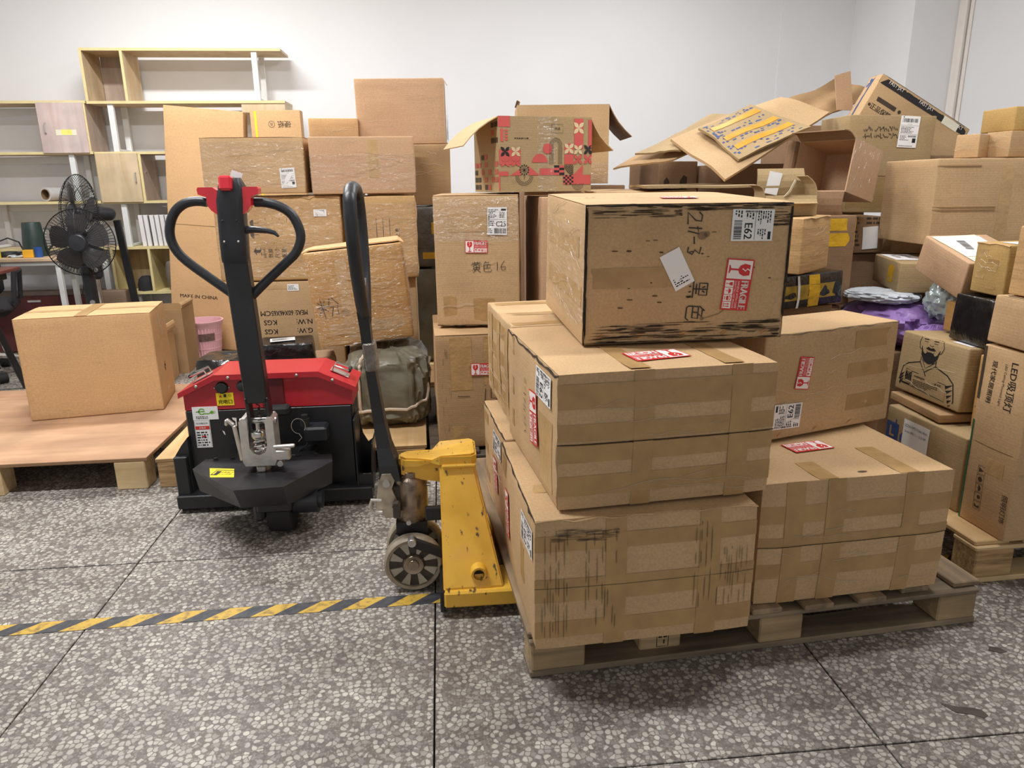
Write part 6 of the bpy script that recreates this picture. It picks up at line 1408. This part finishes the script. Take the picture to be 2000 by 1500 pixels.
board('shelf_board', -2.552, -1.9, LV[4], u1, o, OAK_EDGE); board('shelf_board', -2.552, -1.9, LV[5]+.018, u1, o, OAK_EDGE)
upright('side_panel', -2.543, LV[5]+.018, LV[4]-.018, u1, o, OAK_EDGE); upright('divider', -2.265, LV[5]+.018, LV[4]-.018, u1, o, OAK_EDGE); back(-2.53, -1.92, LV[5], LV[4], u1, o, OAK)
for x in (-2.41, -1.95): MB().box((x-o[0], .05, .21), (.04, .03, .42), .002).box((x-o[0], .25, .21), (.04, .03, .42), .002).build('metal_leg', WHITE_METAL, u1)
for i in range(7):
    bn = thing('binder', ['leftmost white binder, leaning slightly, on the lower oak shelf', 'second white binder from the left on the lower oak shelf', 'third white binder from the left on the lower oak shelf', 'fourth white binder from the left on the lower oak shelf', 'fifth white binder from the left on the lower oak shelf', 'sixth white binder from the left, half behind the tiller loop', 'last white binder, behind the tiller loop and brown panel'][i], 'binder', (-2.298+.0385*i+(.006 if i > 1 else 0), SY+.02, LV[4]+.001), 0, 'white binders on the lower shelf', 0, -2.0)
    MB().box((0, .12, .118), (.03, .22, .236), .002).build('cover', WHITE_PLASTIC, bn); MB().box((.0165, .125, .118), (.004, .20, .22)).build('spine_gap', plain('spine_shade_grey', srgb(90, 88, 90), .8), bn)  # thin dark sheet painted as the shade between binders
hat = thing('black_cap', 'black cap lying in the lower cubby of the oak bookcase', 'cap', (-2.352, SY+.1, LV[5]+.019))
MB().lathe([(.001, .115), (.03, .112), (.055, .09), (.066, .05), (.068, 0)], (0, 0, 0), (0, 0, 1), 20).build('crown', BLACK_FABRIC, hat, True); MB().prism([(-.05, -.04), (.0, -.085), (.05, -.04)], 0, .008, 'z').build('brim', BLACK_FABRIC, hat)
cu = Carton('cushion', 'grey fabric cushion squeezed into the right lower cubby', (-2.13, SY+.15, LV[5]+.02, 0, .10, .22, .24, 0, 0), GREY_FABRIC, 'cushion', r=.04, bulge=.02, jit=.004)

o = (-3.3, SY, 0)
u2 = thing('bookcase', 'left bookcase with a pinkish cupboard door and white rails', 'shelf', (o[0], o[1], 0), 0, 'staggered bookcases')
for i, z in enumerate(LV[1:5]): board('shelf_board', -4.0, -2.56, z+.004, u2, o)
for z in LV[1:4]: MB().box((-3.4-o[0], SY+SD-.02-o[1], z-.045), (1.15, .02, .05), .002).build('white_rail', WHITE_METAL, u2)
upright('side_panel', -2.578, LV[2]+.004, LV[1]-.014, u2, o, OAK_GREY); upright('divider', -2.89, LV[2]+.004, LV[1]-.014, u2, o, OAK_GREY)
dr = MB().box((-2.742-o[0], -.009, (LV[1]+LV[2])/2-.008), (.325, .016, LV[1]-LV[2]-.002), .002).build('door', PINK_OAK, u2)
MB().tube([(-2.858-o[0], -.018, 1.695), (-2.858-o[0], -.032, 1.69), (-2.858-o[0], -.032, 1.63), (-2.858-o[0], -.018, 1.625)], .005, 8).build('handle', CHROME, dr, True)
MB().box((-2.72-o[0], -.0178, 1.628), (.145, .001, .04)).build('tape_strip', PAPER_CREAM, dr); MB().box((-2.715-o[0], -.0186, 1.630), (.075, .001, .036)).build('yellow_note', plain('pale_yellow_note', srgb(240, 232, 120), .6), dr)
post(-2.725, LV[3]+.004, LV[2]-.014, u2, o); post(-3.5, LV[3]+.004, LV[2]-.014, u2, o); post(-2.70, LV[4]+.004, LV[3]-.014, u2, o); post(-3.4, LV[4]+.004, LV[3]-.014, u2, o)
for x in (-3.9, -2.62): MB().box((x-o[0], .05, .39), (.04, .03, .77), .002).box((x-o[0], .25, .39), (.04, .03, .77), .002).build('metal_leg', WHITE_METAL, u2)
rl = thing('film_roll', 'large roll of clear stretch film lying on the left bookcase', 'roll', (-2.98, SY+.06, LV[3]+.005+.052))
MB().lathe([(.038, 0), (.051, 0), (.051, .30), (.038, .30)], (0, 0, 0), (.35, 1, 0), 24, closed=True).build('film', plain('milky_film', srgb(196, 194, 192), .3, var=.05), rl, True); MB().lathe([(.034, -.004), (.0385, -.004), (.0385, .304), (.034, .304)], (0, 0, 0), (.35, 1, 0), 20, closed=True).build('core', CORE, rl, True)

# ------------------------------------------------------------ desk with small things
ds = thing('desk', 'white-legged desk with a wood top below the left bookcase', 'desk', (-3.3, 5.72, 0))
MB().box((-.05, 0, .735), (1.42, .28, .026), .003).build('desk_top', DESK_TOP, ds)
for x in (.515, -.7):
    for y in (-.1, .1): MB().box((x, y, .36), (.035, .035, .72), .003).build('leg', WHITE_METAL, ds)
MB().box((-.09, -.1, .705), (1.2, .03, .03), .003).build('front_rail', WHITE_METAL, ds); MB().box((-.09, .1, .705), (1.2, .03, .03), .003).build('back_rail', WHITE_METAL, ds)
DT = .7485
kt = thing('kettle', 'dark green conical kettle standing on the desk', 'kettle', (-2.995, 5.76, DT))
MB().lathe([(.001, 0), (.083, 0), (.085, .012), (.062, .235), (.058, .245), (.001, .248)], (0, 0, 0), (0, 0, 1), 28).build('body', GREEN_BLACK, kt, True); MB().box((-.03, -.082, .02), (.04, .006, .012), .002).build('badge', PAPER_CREAM, kt); MB().tube([(.07, .02, .2), (.11, .03, .19), (.115, .03, .08), (.08, .02, .04)], .008, 8).build('handle', GREEN_BLACK, kt, True)
bs = thing('power_dock', 'flat black round base with cable, left of the green kettle', 'dock', (-3.2, 5.77, DT))
MB().lathe([(.001, 0), (.075, 0), (.078, .015), (.06, .035), (.001, .04)], (0, 0, 0), (0, 0, 1), 24).build('disc', BLACK_PLASTIC, bs, True); MB().tube([(.06, .0, .02), (.10, .03, .03), (.06, .06, .10), (-.02, .07, .13), (-.10, .06, .10), (-.16, .05, .03)], .005, 6).build('cable', BLACK_RUBBER, bs, True)
yc = thing('cup', 'pale yellow plastic cup at the left frame edge on the desk', 'cup', (-3.225, 5.66, DT)); MB().lathe([(.001, 0), (.032, 0), (.036, .1), (.034, .1), (.03, .006)], (0, 0, 0), (0, 0, 1), 20).build('wall', YELLOW_PLASTIC, yc, True)
oc = thing('card_box', 'small orange card box on the desk beside the blue cup', 'box', (-2.985, 5.645, DT), 4); MB().box((0, 0, .027), (.07, .05, .054), .003).build('body', ORANGE_CARD, oc); MB().box((0, 0, .0545), (.066, .046, .001)).build('lid', ORANGE_CARD, oc)
bc = thing('cup', 'blue plastic cup on the desk right of the orange box', 'cup', (-2.925, 5.655, DT)); MB().lathe([(.001, 0), (.026, 0), (.028, .072), (.026, .072), (.024, .005)], (0, 0, 0), (0, 0, 1), 18).build('wall', BLUE_PLASTIC, bc, True)
pp = thing('paper_scraps', 'crumpled silver and white scraps on the desk before the kettle', 'scraps', (-3.08, 5.68, DT)); r_ = random.Random(2)
for i in range(4): MB().box((-.06+.04*i, r_.uniform(-.02, .02), .008), (.05, .04, .008), .003, Matrix.Rotation(r_.uniform(-1, 1), 3, 'Z') @ Matrix.Rotation(r_.uniform(-.3, .3), 3, 'X')).build('scrap', (PAPER, SILVER_FILM)[i % 2], pp)
rb = thing('fabric_chest', 'dark red fabric chest on the floor under the desk', 'chest', (-3.12, 5.905, 0)); MB().box((0, 0, .22), (.94, .11, .44), .012).build('body', DARK_RED, rb); MB().box((0, 0, .455), (.95, .115, .035), .008).build('lid', plain('brown_grey_lid', srgb(112, 96, 86), .7), rb); MB().box((0, -.058, .40), (.1, .01, .02), .003).build('clasp', BOLT, rb)
for i, (x, h_) in enumerate(((-2.36, .50), (-2.27, .46))):
    pass
bx = Carton('carton', 'grey-brown carton on the floor between the fans and the oak bookcase', (-2.53, 5.86, 0, 3, .20, .11, .47, 0, 0), cardboard('kraft_grey', srgb(150, 128, 108)))

# ------------------------------------------------------------ pedestal fans
def fan(label, loc, head, face, R, blades, tilt=0.0, ph=0.0):
    """head: centre of the motor hub above the floor; face: horizontal direction the grille looks (degrees from -y)"""
    t = thing('pedestal_fan', label, 'fan', loc, 0, 'pedestal fans')
    H = Vector((0, 0, head)); a = math.radians(face); d = Vector((math.sin(a)*math.cos(tilt), -math.cos(a)*math.cos(tilt), math.sin(tilt)))
    MB().lathe([(.001, 0), (.155, 0), (.158, .012), (.14, .03), (.05, .045), (.03, .07), (.001, .07)], (0, 0, 0), (0, 0, 1), 30).build('base', BLACK_PLASTIC, t, True)
    MB().cyl((0, 0, .05), (0, 0, head*.62), .014, seg=12).build('pole', CHROME, t, True)
    cb = MB().box((0, -.005, head-.30), (.075, .065, .34), .018).build('control_box', BLACK_PLASTIC, t)
    MB().cyl((.015, -.036, head-.40), (.015, -.046, head-.40), .016, seg=14).build('knob', BOLT, cb, True)
    MB().cyl(H-d*.0, H-d*.15, .062, .05, seg=20).sphere(H-d*.15, .05, 16, 8).build('motor', BLACK_PLASTIC, t, True)
    side = d.cross(Vector((0, 0, 1))).normalized(); up = side.cross(d)
    def ringpts(c, r, n): return [c+side*math.cos(2*PI*i/n)*r+up*math.sin(2*PI*i/n)*r for i in range(n)]
    for nm, s_ in (('front_guard', 1), ('rear_guard', -1)):
        m = MB(); C0 = H+d*.055
        for i in range(64):
            th = 2*PI*i/64; e = side*math.cos(th)+up*math.sin(th)
            m.tube([C0+d*s_*.055+e*R*.26, C0+d*s_*.052+e*R*.55, C0+d*s_*.036+e*R*.84, C0+d*s_*.012+e*R*.985, C0+e*R], .0017, 3, caps=False)
        for rr, off, th in ((1.0, 0, .0035), (.72, .045, .0018), (.26, .055, .002)): m.tube(ringpts(C0+d*s_*off, R*rr, 40), th, 5, closed=True)
        m.build(nm, BLACK_PLASTIC, t, True)
    MB().lathe([(.001, .012), (.05, .01), (.06, 0), (.06, -.01)], H+d*.105, d, 22).build('guard_badge', BLACK_PLASTIC, t, True)
    for k in range(blades):
        th = 2*PI*k/blades+ph; m = MB(); vs = []
        for i in range(7):
            r_ = .03+(R*.86-.03)*i/6
            for s_ in (-1, 0, 1):
                w = (.35+.25*math.sin(PI*i/6))*s_; e = side*math.cos(th+w)+up*math.sin(th+w); vs.append(H+d*(.055+.022*s_)+e*r_)
        m.add(vs, [(3*i+j, 3*i+j+1, 3*i+4+j, 3*i+3+j) for i in range(6) for j in range(2)]).build('blade', plain('smoky_blade', srgb(62, 60, 60), .35, var=.1), t, True)
    MB().lathe([(.001, .045), (.03, .04), (.036, .02), (.036, 0)], H+d*.04, d, 18).build('hub', BLACK_PLASTIC, t, True)
    MB().tube([(0, .05, head-.1), (-.06, .06, head-.25), (-.08, .04, head-.36), (-.05, .03, head-.39)], .004, 6).build('cord', BLACK_RUBBER, t, True)
fan('front pedestal fan with a round smoky cage facing the camera', (-2.37, 5.15, 0), .885, 6, .215, 5, .0, .3)
fan('rear taller pedestal fan turned to the left behind the front fan', (-2.50, 5.56, 0), 1.06, -40, .26, 3, .08, .9)
st = thing('steel_stand', 'black upright steel bar leaning beside the fans', 'bar', (-2.345, 5.78, 0), 0, None, 0, -4)
MB().box((.02, 0, .5), (.05, .03, 1.0), .004).build('bar', BLACK_STEEL, st); MB().box((.02, 0, .01), (.1, .12, .02), .004).build('foot', BLACK_STEEL, st)

# ------------------------------------------------------------ chair at the left edge
ch = thing('office_chair', 'black office chair with chrome foot at the left frame edge', 'chair', (-3.1, 5.1, 0), 20)
MB().box((0, 0, .47), (.46, .46, .09), .035).build('seat', BLACK_FABRIC, ch, True); MB().box((-.06, .22, .78), (.42, .07, .5), .03, Matrix.Rotation(-.12, 3, 'X')).build('backrest', BLACK_FABRIC, ch, True)
MB().cyl((0, 0, .12), (0, 0, .43), .025, seg=14).build('column', BLACK_STEEL, ch, True)
for k in range(5):
    a = 2*PI*k/5+.12; e = Vector((math.cos(a), math.sin(a), 0)); lg = MB().tube([Vector((0, 0, .15))+e*.02, Vector((0, 0, .125))+e*.15, Vector((0, 0, .085))+e*.29], .02, 8, rads=[.028, .02, .015]).build('leg', CHROME, ch, True)
    MB().cyl(Vector((0, 0, .035))+e*.29+Vector((-e.y, e.x, 0))*.025, Vector((0, 0, .035))+e*.29-Vector((-e.y, e.x, 0))*.025, .034, seg=16).build('caster', BLACK_RUBBER, lg, True)
for s_ in (-1, 1): MB().tube([(s_*.24, -.12, .50), (s_*.27, -.12, .70), (s_*.27, .1, .70), (s_*.24, .14, .5)], .016, 8).build('armrest', BLACK_PLASTIC, ch, True)
tr = thing('side_table', 'dark table corner with a red-brown top at the left frame edge', 'table', (-2.89, 4.50, 0), 6)
MB().box((.0, 0, .755), (.62, .55, .022), .004).build('table_top', plain('mahogany_top', srgb(98, 54, 48), .4, var=.15), tr); MB().box((0, 0, .72), (.5, .45, .05), .004).build('apron', BLACK_STEEL, tr)
for sx in (-1, 1):
    for sy in (-1, 1): MB().bar((sx*.10, sy*.12, .72), (sx*.24, sy*.22, 0), .045, .035, .004).build('leg', BLACK_STEEL, tr)

# ------------------------------------------------------------ leaning cartons, basket, open boxes near the bookcase
ln = Carton('carton', 'tall flat brown carton standing before the bookcase, lettered Make in China', (-1.79, 5.69, .026, 0, .545, .12, 1.745, -.6, 5.0), KRAFT_TAN, r=.004, bulge=.006, dent=.002, res=.08)
ln.slab('seam', 'F', 0, .925, .545, .928, .0004, .001, CORE); g = Flat(); g.text('MAKE IN CHINA', 0, 0, .026, bold=.03); ln.lay('printed_text', 'F', g, .20, .40, -1, [INK_GREY])
l2 = Carton('carton', 'second tall flat carton with a yellow strap and upside-down print', (-1.155, 5.72, 0, 0, .36, .11, 1.757, -.6, 0), KRAFT_TAN, r=.004, bulge=.004, dent=.002, res=.08)
l2.slab('yellow_strap', 'F', .03, .0, .046, 1.75, .0008, .0014, STRAP_YELLOW); g = Flat(); g.text('硬纸', .05, 0, .045, rot=180); g.arc(-.04, 0, .022, 0, 2*PI, .003); g.text('品', -.04, 0, .02, rot=180); l2.lay('printed_text', 'F', g, .19, 1.66, 0, [INK_GREY])
bk = thing('waste_basket', 'pink slatted plastic waste basket on the floor', 'basket', (-1.775, 5.46, 0))
r0, r1, hh = .107, .140, .28
for k in range(36):
    a = 2*PI*k/36; e = Vector((math.cos(a), math.sin(a), 0)); s_ = Vector((-e.y, e.x, 0)); m = MB(); z0, z1 = .02, .245; w = .0075
    p = lambda z, q, rr=0: e*(r0+(r1-r0)*z/hh+rr)+s_*q+Vector((0, 0, z))
    m.add([p(z0, -w), p(z0, w), p(z1, w*1.2), p(z1, -w*1.2), p(z0, -w, -.004), p(z0, w, -.004), p(z1, w*1.2, -.004), p(z1, -w*1.2, -.004)], [(0, 1, 2, 3), (7, 6, 5, 4), (0, 4, 5, 1), (1, 5, 6, 2), (2, 6, 7, 3), (3, 7, 4, 0)]).build('slat', PINK_PLASTIC, bk)
rr = lambda z: r0+(r1-r0)*z/hh
MB().lathe([(.001, 0), (rr(0)+.001, 0), (rr(.025)+.002, .025), (rr(.025)-.004, .025), (rr(.006)-.006, .006), (.001, .006)], (0, 0, 0), (0, 0, 1), 40).build('base', PINK_PLASTIC, bk, True)
MB().lathe([(rr(.235)+.002, .235), (rr(.27)+.004, .265), (rr(.28)+.010, .276), (rr(.28)+.010, .284), (rr(.28)-.004, .284), (rr(.235)-.004, .235)], (0, 0, 0), (0, 0, 1), 40, closed=True).build('rim', PINK_PLASTIC, bk, True)
for z in (.085, .14, .19): MB().lathe([(rr(z)-.002, z-.004), (rr(z)+.0015, z-.004), (rr(z)+.0015, z+.004), (rr(z)-.002, z+.004)], (0, 0, 0), (0, 0, 1), 40, closed=True).build('hoop', PINK_PLASTIC, bk, True)
m = MB(); vs = [];
for z in (.145, .2):
    for i in range(6): a = math.radians(-88+i*10); e = Vector((math.cos(a), math.sin(a), 0)); vs.append(e*(rr(z)+.004)+Vector((0, 0, z)))
m.add(vs, [(i, i+1, i+7, i+6) for i in range(5)]).build('product_label', plain('dark_label', srgb(110, 84, 78), .5, var=.4, scale=60), bk, fix=False)
sb = open_carton('open_box', 'open carton of scrap behind the plain tan carton', (-1.865, 5.13, 0, 4, .22, .30, .44, 0, 0), KRAFT_DARK, [('R', 75, .04), ('L', 200, .08)]); MB().box((0, 0, .36), (.17, .24, .03), .004).build('contents', KRAFT_PINK, sb.root)
sb = open_carton('open_box', 'smaller open carton with a white paper sticking out, by the pink basket', (-1.885, 4.83, 0, 4, .19, .22, .31, 0, 0), KRAFT_TAN, [('R', 100, .07), ('F', 175, .04)]); MB().box((-.02, -.03, .32), (.10, .004, .06), .001, Matrix.Rotation(.2, 3, 'Z')).build('paper', PAPER, sb.root); MB().box((-.02, -.04, .295), (.12, .004, .025)).build('dark_strip', INK, sb.root)
# dust on the floor around the joints is in the tile material
